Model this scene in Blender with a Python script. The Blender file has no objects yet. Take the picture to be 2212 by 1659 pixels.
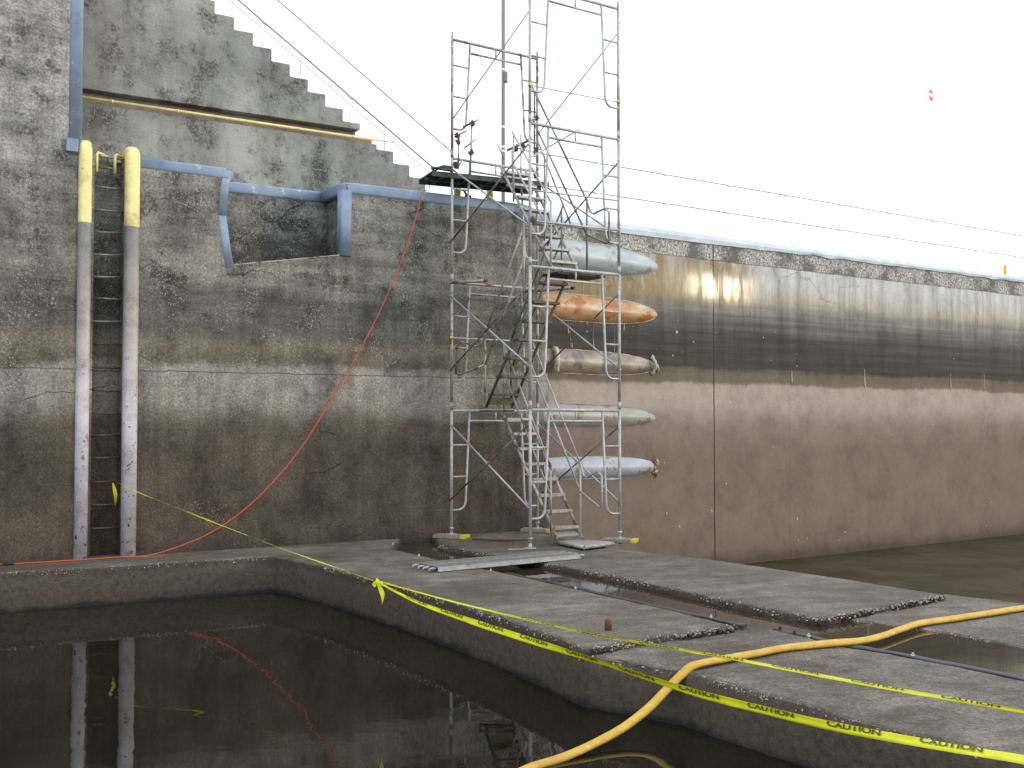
import bpy, bmesh, math, random
from mathutils import Vector, Matrix, noise
random.seed(7)
R = math.radians
S = bpy.context.scene
COL = S.collection
# ------------------------------------------------------------ camera model
F = 2300.0; CX = 1106.0; CY = 829.5; CZ = 1.72
PITCH = math.atan(75.5 / F)
def ray(x, y):
    u = (x - CX) / F; v = (CY - y) / F
    return Vector((u, math.cos(PITCH) - v * math.sin(PITCH), math.sin(PITCH) + v * math.cos(PITCH)))
def at(x, y, Y):
    r = ray(x, y); k = Y / r.y
    return Vector((r.x * k, Y, CZ + r.z * k))
def onz(x, y, z=0.0):
    r = ray(x, y); k = (z - CZ) / r.z
    return Vector((r.x * k, r.y * k, z))
class Plane:
    def __init__(s, o, ang, off=0.0):
        s.ang = ang; s.ex = Vector((math.cos(ang), math.sin(ang), 0)); s.ey = Vector((-math.sin(ang), math.cos(ang), 0))
        s.o = Vector((o[0], o[1], 0)) + s.ey * off
    def tz(s, x, y):
        r = ray(x, y); k = (s.o - Vector((0, 0, CZ))).dot(s.ey) / r.dot(s.ey)
        p = Vector((0, 0, CZ)) + r * k
        return (p - s.o).dot(s.ex), p.z
    def pt(s, x, y):
        t, z = s.tz(x, y); return s.o + s.ex * t + Vector((0, 0, z))
    def w(s, t, d=0, z=0):
        return s.o + s.ex * t + s.ey * d + Vector((0, 0, z))
    def loc(s, p):
        q = Vector(p) - s.o; return Vector((q.dot(s.ex), q.dot(s.ey), q.z))
LP = Plane((.33, 16.55), R(31.0))
RP = Plane((.638, 17.47), R(34.0))
def sub(P, off): return Plane((P.o.x, P.o.y), P.ang, off)

# ------------------------------------------------------------ mesh builder
class MB:
    def __init__(s): s.v = []; s.f = []; s.sm = []
    def add(s, vs, fs, smooth=False):
        b = len(s.v); s.v += [Vector(v) for v in vs]
        for f in fs: s.f.append([b + i for i in f]); s.sm.append(smooth)
    def box(s, a, b, M=None, jit=0):
        (x0, y0, z0), (x1, y1, z1) = a, b
        vs = [Vector(p) for p in ((x0,y0,z0),(x1,y0,z0),(x1,y1,z0),(x0,y1,z0),(x0,y0,z1),(x1,y0,z1),(x1,y1,z1),(x0,y1,z1))]
        if jit: vs = [v + Vector([random.uniform(-jit, jit) for _ in range(3)]) for v in vs]
        if M: vs = [M @ v for v in vs]
        s.add(vs, [(0,3,2,1),(4,5,6,7),(0,1,5,4),(1,2,6,5),(2,3,7,6),(3,0,4,7)])
    def tube(s, pts, r, n=8, flat=1.0, caps=True, up=None, sq=1.0):
        pts = [Vector(p) for p in pts]
        rs = r if isinstance(r, (list, tuple)) else [r] * len(pts)
        T = []
        for i in range(len(pts)):
            a = pts[max(0, i-1)]; b = pts[min(len(pts)-1, i+1)]
            T.append((b - a).normalized())
        u = up or (Vector((0,0,1)) if abs(T[0].z) < .95 else Vector((1,0,0)))
        nrm = (u - T[0] * u.dot(T[0])).normalized()
        vs = []
        for i, p in enumerate(pts):
            if up: nrm = u
            nrm = (nrm - T[i] * nrm.dot(T[i])).normalized(); bn = T[i].cross(nrm)
            for k in range(n):
                a = 2 * math.pi * k / n
                ca, sa = math.cos(a), math.sin(a)
                if sq != 1: ca = math.copysign(abs(ca) ** sq, ca); sa = math.copysign(abs(sa) ** sq, sa)
                vs.append(p + nrm * ca * rs[i] * flat + bn * sa * rs[i])
        fs = []
        for i in range(len(pts) - 1):
            for k in range(n):
                k2 = (k + 1) % n
                fs.append((i*n+k, i*n+k2, (i+1)*n+k2, (i+1)*n+k))
        s.add(vs, fs, True)
        if caps:
            b = len(s.v) - len(vs)
            s.f.append([b + k for k in range(n)][::-1]); s.sm.append(False)
            s.f.append([b + (len(pts)-1)*n + k for k in range(n)]); s.sm.append(False)
    def prism(s, poly, z0, z1):
        n = len(poly)
        vs = [(p[0], p[1], z0) for p in poly] + [(p[0], p[1], z1) for p in poly]
        fs = [tuple(range(n))[::-1], tuple(range(n, 2*n))] + [(i, (i+1) % n, n + (i+1) % n, n + i) for i in range(n)]
        s.add(vs, fs)
    def build(s, name, mat, parent=None, loc=(0,0,0), bevel=0, rotz=0, fix=True):
        loc = Vector(loc)
        me = bpy.data.meshes.new(name)
        me.from_pydata([tuple(v) for v in s.v], [], s.f)
        me.polygons.foreach_set('use_smooth', s.sm)
        bm = bmesh.new(); bm.from_mesh(me)
        ng = [f for f in bm.faces if len(f.verts) > 4]
        if ng: bmesh.ops.triangulate(bm, faces=ng)
        if fix: bmesh.ops.recalc_face_normals(bm, faces=bm.faces)
        bm.to_mesh(me); bm.free()
        me.materials.append(mat)
        o = bpy.data.objects.new(name, me); COL.objects.link(o)
        o.location = loc; o.rotation_euler = (0, 0, rotz)
        if parent: o.parent = parent
        if bevel:
            m = o.modifiers.new('bevel', 'BEVEL'); m.width = bevel; m.segments = 2; m.limit_method = 'ANGLE'
        return o
def shift(mb, loc):
    l = Vector(loc); mb.v = [v - l for v in mb.v]; return mb
def tag(o, label=None, cat=None, group=None, kind=None):
    for k, v in (('label', label), ('category', cat), ('group', group), ('kind', kind)):
        if v: o[k] = v
    return o
def empty(name, loc, label, cat, group=None, rz=0):
    o = bpy.data.objects.new(name, None); COL.objects.link(o); o.location = loc; o.rotation_euler = (0,0,rz)
    o.empty_display_size = .1
    return tag(o, label, cat, group)
def part(mb, name, mat, parent, bevel=0):
    """mesh given in world coordinates, parented under an unrotated empty"""
    p = parent; off = Vector((0,0,0))
    while p: off += Vector(p.location); p = p.parent
    shift(mb, off)
    return mb.build(name, mat, parent, bevel=bevel)
def copy_tree(o, parent=None):
    c = o.copy(); COL.objects.link(c); c.parent = parent
    for ch in list(o.children): copy_tree(ch, c)
    return c

# ------------------------------------------------------------ node helper
class NT:
    def __init__(s, name, coord='Object'):
        s.m = bpy.data.materials.new(name); s.m.use_nodes = True
        s.t = s.m.node_tree; s.n = s.t.nodes; s.l = s.t.links
        s.b = s.n['Principled BSDF']
        s.tc = s.n.new('ShaderNodeTexCoord').outputs[coord]
        sp = s.n.new('ShaderNodeSeparateXYZ'); s.l.new(s.tc, sp.inputs[0])
        s.x, s.y, s.z = sp.outputs
    def _in(s, sock, v):
        if isinstance(v, bpy.types.NodeSocket): s.l.new(v, sock)
        elif isinstance(v, (tuple, list)): sock.default_value = tuple(v) + (1,) if len(v) == 3 and len(sock.default_value) == 4 else v
        else: sock.default_value = v
    def math(s, op, a, b=0, c=None, clamp=False):
        n = s.n.new('ShaderNodeMath'); n.operation = op; n.use_clamp = clamp
        s._in(n.inputs[0], a); s._in(n.inputs[1], b)
        if c is not None: s._in(n.inputs[2], c)
        return n.outputs[0]
    def scale(s, v3, vec=None):
        n = s.n.new('ShaderNodeMapping'); s.l.new(vec or s.tc, n.inputs[0]); n.inputs['Scale'].default_value = v3
        return n.outputs[0]
    def noise(s, sc, det=6, rough=.6, vec=None, dist=0):
        n = s.n.new('ShaderNodeTexNoise'); s.l.new(vec or s.tc, n.inputs['Vector'])
        n.inputs['Scale'].default_value = sc; n.inputs['Detail'].default_value = det
        n.inputs['Roughness'].default_value = rough; n.inputs['Distortion'].default_value = dist
        return n.outputs['Fac']
    def voro(s, sc, feat='F1', vec=None, rnd=1):
        n = s.n.new('ShaderNodeTexVoronoi'); n.feature = feat; s.l.new(vec or s.tc, n.inputs['Vector'])
        n.inputs['Scale'].default_value = sc; n.inputs['Randomness'].default_value = rnd
        return n.outputs['Distance']
    def warp(s, amt, sc=2.0):
        n = s.n.new('ShaderNodeTexNoise'); s.l.new(s.tc, n.inputs['Vector']); n.inputs['Scale'].default_value = sc; n.inputs['Detail'].default_value = 5
        a = s.n.new('ShaderNodeVectorMath'); a.operation = 'SUBTRACT'; s.l.new(n.outputs['Color'], a.inputs[0]); a.inputs[1].default_value = (.5,.5,.5)
        b = s.n.new('ShaderNodeVectorMath'); b.operation = 'SCALE'; s.l.new(a.outputs[0], b.inputs[0]); b.inputs['Scale'].default_value = amt
        c = s.n.new('ShaderNodeVectorMath'); c.operation = 'ADD'; s.l.new(s.tc, c.inputs[0]); s.l.new(b.outputs[0], c.inputs[1])
        return c.outputs[0]
    def step(s, v, a, b):
        n = s.n.new('ShaderNodeMapRange'); n.interpolation_type = 'SMOOTHSTEP'
        s._in(n.inputs['Value'], v); n.inputs['From Min'].default_value = a; n.inputs['From Max'].default_value = b
        return n.outputs[0]
    def ramp(s, v, stops, interp='LINEAR'):
        n = s.n.new('ShaderNodeValToRGB'); s._in(n.inputs[0], v); cr = n.color_ramp; cr.interpolation = interp
        while len(cr.elements) > 1: cr.elements.remove(cr.elements[-1])
        cr.elements[0].position = stops[0][0]; cr.elements[0].color = tuple(stops[0][1]) + (1,)
        for p, c in stops[1:]:
            e = cr.elements.new(p); e.color = tuple(c) + (1,)
        return n.outputs[0]
    def mix(s, f, a, b, mode='MIX'):
        n = s.n.new('ShaderNodeMix'); n.data_type = 'RGBA'; n.blend_type = mode
        s._in(n.inputs[0], f); s._in(n.inputs[6], a); s._in(n.inputs[7], b)
        return n.outputs[2]
    def bump(s, h, strength=.5, dist=.02, prev=None):
        n = s.n.new('ShaderNodeBump'); s._in(n.inputs['Height'], h); n.inputs['Strength'].default_value = strength
        n.inputs['Distance'].default_value = dist
        if prev: s.l.new(prev, n.inputs['Normal'])
        return n.outputs[0]
    def out(s, col=None, rough=None, metal=None, nrm=None, spec=None):
        if col is not None: s._in(s.b.inputs['Base Color'], col)
        if rough is not None: s._in(s.b.inputs['Roughness'], rough)
        if metal is not None: s._in(s.b.inputs['Metallic'], metal)
        if spec is not None: s._in(s.b.inputs['Specular IOR Level'], spec)
        if nrm is not None: s.l.new(nrm, s.b.inputs['Normal'])
        return s.m
def zst(lst, top=6.0, bot=-1.5): return [((z - bot) / (top - bot), c) for z, c in lst]

TZ = LP.tz
def mat_left_wall():
    t = NT('aged_lock_concrete')
    zn = t.math('ADD', t.z, t.math('MULTIPLY', t.math('SUBTRACT', t.noise(.7, 5, .6), .5), .55))
    zn = t.math('ADD', zn, t.math('MULTIPLY', t.math('SUBTRACT', t.noise(9, 5, .7), .5), .16))
    zf = t.math('DIVIDE', t.math('ADD', zn, 1.5), 7.5)
    base = t.ramp(zf, zst([(-1.2,(.020,.022,.024)),(-.42,(.032,.031,.03)),(-.02,(.07,.058,.046)),(.25,(.100,.079,.061)),(1.3,(.108,.088,.070)),(1.66,(.13,.110,.091)),(1.9,(.27,.25,.232)),(2.36,(.335,.318,.30)),
        (2.46,(.15,.137,.108)),(2.68,(.21,.19,.15)),(2.86,(.125,.124,.117)),(3.35,(.14,.141,.132)),(3.7,(.235,.235,.215)),(4.3,(.215,.219,.205)),(4.75,(.22,.225,.218)),(5.1,(.33,.34,.33)),(6,(.40,.41,.40))]))
    hs = t.noise(1, 6, .65, t.scale((.5, .5, 7)))          # horizontal tide streaks
    base = t.mix(t.math('MULTIPLY', t.step(t.z, 2.7, 3.3), .5), base, t.ramp(hs, [(.38,(.45,.45,.44)),(.52,(1,1,1)),(.64,(1.4,1.4,1.36))]), 'MULTIPLY')
    bl = t.noise(1.3, 12, .74)
    base = t.mix(.85, base, t.ramp(bl, [(.38,(.38,.38,.38)),(.48,(.85,.85,.85)),(.56,(1.15,1.15,1.13)),(.66,(1.5,1.48,1.45))]), 'MULTIPLY')
    mold = t.noise(1.9, 14, .8, t.scale((1, 1, 1.1)))
    mm = t.math('MULTIPLY', t.step(mold, .51, .60), t.step(t.z, 2.7, 3.2))
    base = t.mix(t.math('MULTIPLY', mm, .74), base, (.028, .028, .025))
    vs = t.noise(1, 6, .7, t.scale((7, 1, .35)))
    base = t.mix(.4, base, t.ramp(vs, [(.36,(.5,.5,.5)),(.56,(1.12,1.12,1.12))]), 'MULTIPLY')
    fg = t.noise(30, 7, .85)
    base = t.mix(.9, base, t.ramp(fg, [(.36,(.42,.42,.42)),(.5,(1,1,1)),(.64,(1.75,1.75,1.72))]), 'MULTIPLY')
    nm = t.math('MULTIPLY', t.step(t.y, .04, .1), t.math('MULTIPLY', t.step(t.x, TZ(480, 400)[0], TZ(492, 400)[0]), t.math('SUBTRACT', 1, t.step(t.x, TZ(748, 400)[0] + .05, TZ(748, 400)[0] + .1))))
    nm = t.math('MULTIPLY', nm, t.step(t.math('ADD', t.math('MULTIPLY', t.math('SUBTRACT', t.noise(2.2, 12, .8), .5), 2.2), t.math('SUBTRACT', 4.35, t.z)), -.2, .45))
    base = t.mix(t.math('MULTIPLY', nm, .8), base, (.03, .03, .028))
    # pale pits / shell flecks
    pk = t.voro(30, vec=t.warp(.10, 16)); pm = t.math('MAXIMUM', t.step(t.noise(1.7, 5, .65), .46, .58), t.math('MULTIPLY', mm, .8))
    up = t.math('MULTIPLY', t.step(t.z, 1.75, 2.2), t.math('SUBTRACT', 1, t.step(t.z, 5.1, 5.5)))
    fl = t.math('MULTIPLY', t.math('SUBTRACT', 1, t.step(pk, .20, .36)), t.math('MULTIPLY', pm, up))
    base = t.mix(t.math('MULTIPLY', fl, .62), base, (.47, .46, .44))
    pm2 = t.math('MULTIPLY', t.step(t.noise(.9, 5, .7, t.scale((.6,1,1.6))), .58, .68), t.step(t.noise(40, 2, .5), .53, .6))
    low = t.math('SUBTRACT', 1, t.step(t.z, 1.6, 2.2))
    base = t.mix(t.math('MULTIPLY', t.math('MULTIPLY', pm2, low), .6), base, (.36, .27, .18))
    # cracks / cold joints
    ck = t.voro(.45, 'DISTANCE_TO_EDGE', t.scale((.5, 1, 1.6), t.warp(.45, 1.4))); cm = t.step(t.noise(.8, 2), .56, .64)
    base = t.mix(t.math('MULTIPLY', t.math('SUBTRACT', 1, t.step(ck, .002, .006)), t.math('MULTIPLY', cm, .8)), base, (.02,.02,.018))
    lift = t.math('ABSOLUTE', t.math('SUBTRACT', t.math('ADD', t.z, t.math('MULTIPLY', t.noise(2.5, 4), .05)), 2.36))
    base = t.mix(t.math('MULTIPLY', t.math('SUBTRACT', 1, t.step(lift, .004, .012)), .6), base, (.04,.037,.032))
    h = t.math('ADD', t.math('MULTIPLY', t.noise(26, 10, .8), 1), t.math('MULTIPLY', t.voro(34), .25))
    rough = t.math('ADD', .55, t.math('MULTIPLY', t.noise(3, 4), .4))
    return t.out(base, rough, 0, t.bump(h, .6, .03), .35)

def mat_right_wall():
    t = NT('smooth_stained_concrete')
    zn = t.math('ADD', t.z, t.math('MULTIPLY', t.math('SUBTRACT', t.noise(.5, 4, .6), .5), .30))
    zn = t.math('ADD', zn, t.math('MULTIPLY', t.math('SUBTRACT', t.noise(1, 5, .7, t.scale((6, 1, 1))), .5), .14))
    zf = t.math('DIVIDE', t.math('ADD', zn, 1.5), 7.5)
    base = t.ramp(zf, zst([(-1.2,(.10,.07,.05)),(-.92,(.13,.095,.07)),(-.7,(.23,.17,.132)),(-.1,(.25,.188,.150)),(1.1,(.218,.168,.138)),(1.6,(.265,.212,.182)),(1.95,(.40,.345,.312)),(2.33,(.40,.35,.318)),
        (2.38,(.17,.145,.105)),(2.58,(.15,.13,.105)),(2.66,(.050,.049,.048)),(3.25,(.055,.055,.056)),(3.55,(.14,.143,.146)),(3.85,(.24,.243,.24)),(4.02,(.41,.395,.35)),(4.2,(.46,.475,.485)),(4.6,(.50,.54,.58))]))
    vs = t.noise(1, 7, .7, t.scale((3.2, 1, .25)))
    base = t.mix(t.math('MULTIPLY', t.step(t.z, 2.0, 3.4), .8), base, t.ramp(vs, [(.32,(.38,.37,.36)),(.5,(1,.98,.94)),(.66,(1.35,1.32,1.25))]), 'MULTIPLY')
    bl = t.noise(1.25, 14, .8)
    base = t.mix(.6, base, t.ramp(bl, [(.36,(.55,.53,.5)),(.46,(.88,.87,.86)),(.52,(1.05,1.05,1.05)),(.64,(1.3,1.3,1.3))]), 'MULTIPLY')
    hs = t.noise(1, 6, .65, t.scale((.25, .5, 9)))
    band = t.math('MULTIPLY', t.step(t.z, 2.4, 2.7), t.math('SUBTRACT', 1, t.step(t.z, 3.6, 4.1)))
    base = t.mix(t.math('MULTIPLY', band, .5), base, t.ramp(hs, [(.38,(.45,.45,.45)),(.52,(1,1,1)),(.66,(1.7,1.65,1.55))]), 'MULTIPLY')
    # ochre tint on the first panel, gold of the sun glare put into the colour
    om = t.math('MULTIPLY', t.math('SUBTRACT', 1, t.step(t.x, 4.3, 5.0)), t.math('MULTIPLY', t.step(zn, 3.7, 4.0), t.step(t.noise(1, 5, .7, t.scale((5, 1, .7))), .28, .6)))
    base = t.mix(t.math('MULTIPLY', om, .85), base, (.27, .19, .075))
    # coarse pitted strip at the top
    tm = t.step(t.math('ADD', t.z, t.math('MULTIPLY', t.math('SUBTRACT', t.noise(1.2, 3), .5), .05)), 4.63, 4.66)
    pit = t.ramp(t.noise(22, 8, .8), [(.38,(.06,.06,.06)),(.46,(.25,.25,.245)),(.53,(.52,.52,.51)),(.62,(.85,.85,.85))])
    pit = t.mix(t.step(t.noise(1, 6, .7, t.scale((1.3, 1, 1.2))), .48, .60), pit, t.mix(.85, pit, (.12,.12,.115)))
    base = t.mix(tm, base, pit)
    fg = t.noise(42, 5, .75)
    base = t.mix(.55, base, t.ramp(fg, [(.35,(.7,.7,.7)),(.5,(1,1,1)),(.66,(1.25,1.25,1.25))]), 'MULTIPLY')
    for sc, th, c in ((5, .045, (.7,.68,.64)), (7, .04, (.05,.04,.03))):
        sp = t.math('SUBTRACT', 1, t.step(t.voro(sc, vec=t.warp(.1, 9)), th, th + .03))
        base = t.mix(t.math('MULTIPLY', sp, t.step(t.noise(.8, 3), .5, .62)), base, c)
    ck = t.voro(1.1, 'DISTANCE_TO_EDGE', t.warp(.5, 2.2)); cm = t.math('MULTIPLY', t.step(t.noise(.6, 3), .48, .58), t.step(t.z, 3.6, 3.9))
    base = t.mix(t.math('MULTIPLY', t.math('SUBTRACT', 1, t.step(ck, .006, .016)), t.math('MULTIPLY', cm, .4)), base, (.09,.08,.06))
    # vertical construction joints
    for k, (xx, w, a) in enumerate(JOINTS):
        jx = t.math('ABSOLUTE', t.math('SUBTRACT', t.math('ADD', t.x, t.math('MULTIPLY', t.noise(3, 3), .03)), xx + .015))
        base = t.mix(t.math('MULTIPLY', t.math('SUBTRACT', 1, t.step(jx, w, w * 2.2)), a), base, (.03,.027,.024))
    h = t.math('ADD', t.noise(9, 8, .65), t.math('MULTIPLY', tm, t.noise(24, 8, .8)))
    h = t.math('MULTIPLY', h, t.math('ADD', .35, tm))
    wet = t.math('MULTIPLY', t.step(t.z, 2.5, 3.3), t.math('SUBTRACT', 1, tm))
    glz = t.math('MULTIPLY', t.math('MULTIPLY', t.math('MULTIPLY', t.step(zn, 3.65, 4.05), t.math('SUBTRACT', 1, t.step(zn, 4.25, 4.6))), t.step(t.x, 1.9, 3.7)), t.math('MULTIPLY', t.math('SUBTRACT', 1, t.step(t.x, 4.1, 5.6)), t.step(t.noise(1, 5, .7, t.scale((4, 1, .5))), .28, .56)))
    rough = t.math('ADD', t.math('SUBTRACT', .70, t.math('ADD', t.math('MULTIPLY', wet, .08), t.math('MULTIPLY', glz, .43))), t.math('MULTIPLY', t.noise(2.5, 6), .08))
    return t.out(base, rough, 0, t.bump(h, .5, .03), t.math('ADD', .25, t.math('MULTIPLY', glz, .7)))
JOINTS = [(RP.tz(1542, 800)[0], .009, .9), (RP.tz(1703, 700)[0], .004, .35), (RP.tz(1873, 700)[0], .004, .25)]

def mat_stair_concrete():
    t = NT('grey_mouldy_concrete')
    base = t.ramp(t.noise(.9, 6, .6), [(.38,(.22,.232,.228)),(.5,(.30,.317,.31)),(.62,(.40,.415,.405))])
    v = t.noise(1.5, 15, .82)
    base = t.mix(t.math('MULTIPLY', t.step(v, .485, .60), .9), base, t.ramp(t.noise(26, 5, .8), [(.40,(.035,.035,.033)),(.55,(.13,.13,.12)),(.62,(.45,.45,.43))]))
    vs = t.noise(1, 6, .7, t.scale((3.1, 1, .3)))
    base = t.mix(.4, base, t.ramp(vs, [(.36,(.5,.5,.5)),(.55,(1.1,1.1,1.1))]), 'MULTIPLY')
    fg = t.noise(38, 6, .8)
    base = t.mix(.5, base, t.ramp(fg, [(.34,(.6,.6,.6)),(.5,(1,1,1)),(.68,(1.35,1.35,1.35))]), 'MULTIPLY')
    return t.out(base, .85, 0, t.bump(t.noise(20, 8, .75), .6, .03), .3)

def mat_slab():
    t = NT('wet_gritty_slab')
    top = t.ramp(t.noise(.8, 7, .62), [(.33,(.095,.080,.064)),(.5,(.147,.127,.106)),(.66,(.215,.191,.163))])
    st = t.noise(1, 7, .7, t.scale((.9, 5, 1), t.rot(R(-22))))
    top = t.mix(.5, top, t.ramp(st, [(.36,(.55,.55,.56)),(.52,(1,1,1)),(.66,(1.6,1.58,1.52))]), 'MULTIPLY')
    top = t.mix(.7, top, t.ramp(t.noise(4.5, 9, .78), [(.38,(.55,.54,.53)),(.5,(1,1,1)),(.62,(1.4,1.38,1.34))]), 'MULTIPLY')
    g = t.noise(48, 6, .85)
    top = t.mix(.9, top, t.ramp(g, [(.38,(.38,.38,.38)),(.5,(1,1,1)),(.62,(1.9,1.88,1.84))]), 'MULTIPLY')
    side = t.ramp(t.math('ADD', t.math('MULTIPLY', t.z, 1.0), t.math('MULTIPLY', t.math('SUBTRACT', t.noise(3, 8, .7), .5), .22)),
                  [(0, (.09,.072,.055))])
    zz = t.math('ADD', t.z, t.math('MULTIPLY', t.math('SUBTRACT', t.noise(2.2, 8, .7), .5), .24))
    side = t.ramp(t.math('DIVIDE', t.math('ADD', zz, .6), .6), [(0,(.014,.015,.016)),(.30,(.018,.019,.020)),(.38,(.085,.068,.052)),(.82,(.112,.092,.071)),(.92,(.07,.055,.045)),(1,(.06,.048,.04))])
    side = t.mix(.8, side, t.ramp(t.noise(18, 8, .75), [(.35,(.45,.45,.45)),(.5,(1,1,1)),(.68,(1.5,1.5,1.45))]), 'MULTIPLY')
    ge = t.n.new('ShaderNodeNewGeometry'); sp = t.n.new('ShaderNodeSeparateXYZ'); t.l.new(ge.outputs['True Normal'], sp.inputs[0])
    base = t.mix(t.step(sp.outputs[2], .75, .98), side, top)
    h = t.math('ADD', t.noise(45, 6, .8), t.noise(7, 6, .7))
    return t.out(base, t.math('ADD', .45, t.math('MULTIPLY', t.noise(2, 5), .45)), 0, t.bump(h, .6, .025), .4)
def _rot(s, a):
    n = s.n.new('ShaderNodeMapping'); s.l.new(s.tc, n.inputs[0]); n.inputs['Rotation'].default_value = (0,0,a); return n.outputs[0]
NT.rot = _rot

def mat_paint(name, col, chip=(.3,.3,.29), amt=.55, rough=.45, sc=6, metal=0, dirt=.5):
    t = NT(name)
    b = t.mix(dirt, col, t.ramp(t.noise(sc * .5, 7, .65), [(.35,(.62,.62,.62)),(.55,(1,1,1)),(.7,(1.12,1.12,1.12))]), 'MULTIPLY')
    b = t.mix(t.step(t.noise(sc, 10, .75, dist=.3), amt, amt + .03), b, chip)
    return t.out(b, t.math('ADD', rough, t.math('MULTIPLY', t.noise(8, 4), .2)), metal, t.bump(t.noise(sc * 3, 5, .7), .2, .01), .5)
def mat_plain(name, col, rough=.6, metal=0, var=.4, sc=12, bump=.15):
    t = NT(name)
    b = t.mix(var, col, t.ramp(t.noise(sc, 7, .7), [(.34,(.45,.45,.45)),(.52,(1,1,1)),(.68,(1.35,1.35,1.35))]), 'MULTIPLY')
    return t.out(b, rough, metal, t.bump(t.noise(sc * 2, 5, .7), bump, .01), .5)
def mat_guard_post():
    t = NT('ladder_guard_paint')
    zn = t.math('ADD', t.z, t.math('MULTIPLY', t.math('SUBTRACT', t.noise(2, 4), .5), .3))
    c = t.ramp(t.math('DIVIDE', zn, 6), [(0,(.60,.59,.67)),(.3,(.66,.65,.72)),(.42,(.50,.49,.51)),(.54,(.36,.35,.34)),(.63,(.27,.28,.29)),(.68,(.24,.25,.27))])
    c = t.mix(t.step(t.z, ZY - .006, ZY + .006), c, (.86, .77, .36))
    c = t.mix(.8, c, t.ramp(t.noise(3.5, 9, .78), [(.36,(.55,.52,.47)),(.5,(.95,.95,.95)),(.6,(1.1,1.1,1.1))]), 'MULTIPLY')
    # dark rust pits, growing towards the floor
    n = t.noise(19, 6, .66); lowness = t.math('MULTIPLY', t.math('SUBTRACT', 4.6, t.z), .017)
    th = t.math('SUBTRACT', .68, lowness)
    pit = t.step(t.math('SUBTRACT', n, th), 0, .02)
    c = t.mix(t.math('MULTIPLY', pit, t.math('SUBTRACT', 1, t.step(t.z, ZY - .3, ZY))), c, (.03,.022,.02))
    c = t.mix(t.math('MULTIPLY', t.step(t.noise(5, 9, .7), .62, .65), .8), c, (.22,.17,.10))
    return t.out(c, .5, 0, t.bump(n, .3, .01), .5)
def mat_galv(name, col=(.48,.49,.52), rust=(.16,.08,.05), amt=.6, metal=.35):
    t = NT(name)
    b = t.mix(.7, col, t.ramp(t.noise(9, 7, .7), [(.34,(.55,.55,.55)),(.52,(1,1,1)),(.68,(1.35,1.35,1.35))]), 'MULTIPLY')
    b = t.mix(t.step(t.noise(3.5, 8, .72), amt, amt + .06), b, rust)
    b = t.mix(t.step(t.noise(28, 3, .6), .66, .70), b, (.62,.62,.6))
    return t.out(b, .5, metal, t.bump(t.noise(50, 4, .7), .15, .004), .5)
def mat_water(name, col, bs=.05, sc=5, rough=.02):
    t = NT(name)
    n = t.noise(1, 4, .55, t.scale((sc, sc * 1.6, 1)))
    n2 = t.noise(1.2, 3, .5)
    h = t.math('MULTIPLY', n, t.step(n2, .42, .62))
    c = t.mix(t.step(t.noise(.7, 6, .6), .35, .65), col, tuple(x * 1.7 for x in col))
    t.b.inputs['IOR'].default_value = 1.33
    return t.out(c, rough, 0, t.bump(h, bs, .05), .5)

ZY = LP.tz(283, 490)[1]
M = {}
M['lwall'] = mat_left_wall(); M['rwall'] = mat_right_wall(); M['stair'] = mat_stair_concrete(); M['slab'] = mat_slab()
M['blue'] = mat_paint('blue_steel_edge', (.25, .34, .50), (.58,.61,.64), .60, .4, 7)
M['paleblue'] = mat_paint('pale_blue_coping', (.60, .71, .84), (.38,.39,.40), .64, .4, 5)
M['post'] = mat_guard_post()
M['rung'] = mat_galv('rung_steel', (.30,.29,.28), (.20,.09,.045), .5, .2)
M['rungdark'] = mat_galv('wet_rung_steel', (.10,.085,.07), (.09,.045,.03), .5, 0)
M['galv'] = mat_galv('galvanised_tube')
M['galv2'] = mat_galv('dull_galvanised_tube', (.42,.40,.39), (.16,.09,.06), .52)
M['brace'] = mat_galv('brace_tube', (.42,.47,.52), (.12,.10,.09), .62)
M['brace2'] = mat_galv('brown_brace_tube', (.24,.22,.21), (.10,.07,.06), .5, .2)
M['greensteel'] = mat_paint('mossy_green_stringer', (.10, .15, .10), (.22,.11,.05), .56, .6, 8)
M['treadsteel'] = mat_plain('tread_steel', (.12,.10,.085), .6, .2, .7, 14)
M['treadgrey'] = mat_plain('grey_tread_steel', (.42,.42,.41), .5, .3, .8, 14)
M['kick'] = mat_paint('green_kick_plate', (.22, .30, .17), (.30,.12,.05), .54, .6, 5)
M['kickgrey'] = mat_plain('grey_kick_plate', (.36,.38,.34), .5, .2, .3, 6)
M['deckgreen'] = mat_paint('dark_green_deck', (.055, .085, .075), (.13,.12,.10), .56, .6, 9)
M['alu'] = mat_plain('weathered_aluminium', (.26,.26,.26), .5, .3, .7, 16)
M['wood'] = mat_plain('mud_sill_wood', (.30,.25,.20), .85, 0, .6, 20, .3)
M['yellow'] = mat_plain('yellow_paint', (.72,.58,.04), .5, 0, .5, 22)
M['paleyellow'] = mat_plain('pale_yellow_pipe', (.85,.82,.36), .5, 0, .25, 6)
M['rail'] = mat_plain('weathered_rail', (.58,.56,.54), .6, 0, .3, 4)
M['brownrail'] = mat_plain('brown_stair_rail', (.42,.37,.34), .6, 0, .3, 4)
M['white'] = mat_plain('white_paint', (.85,.85,.85), .5, 0, .1, 4)
M['pole'] = mat_plain('grey_lamp_pole', (.22,.215,.24), .6, 0, .15, 3)
M['red'] = mat_plain('sign_red', (.75,.09,.09), .5, 0, .1, 6)
M['redcap'] = mat_plain('red_cap', (.35,.04,.04), .5, 0, .3, 20)
M['clamp'] = mat_plain('rusty_clamp', (.14,.06,.045), .6, .2, .5, 30)
M['tape'] = mat_plain('yellow_plastic_tape', (.80,.80,.02), .3, 0, .18, 9, .05)
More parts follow.
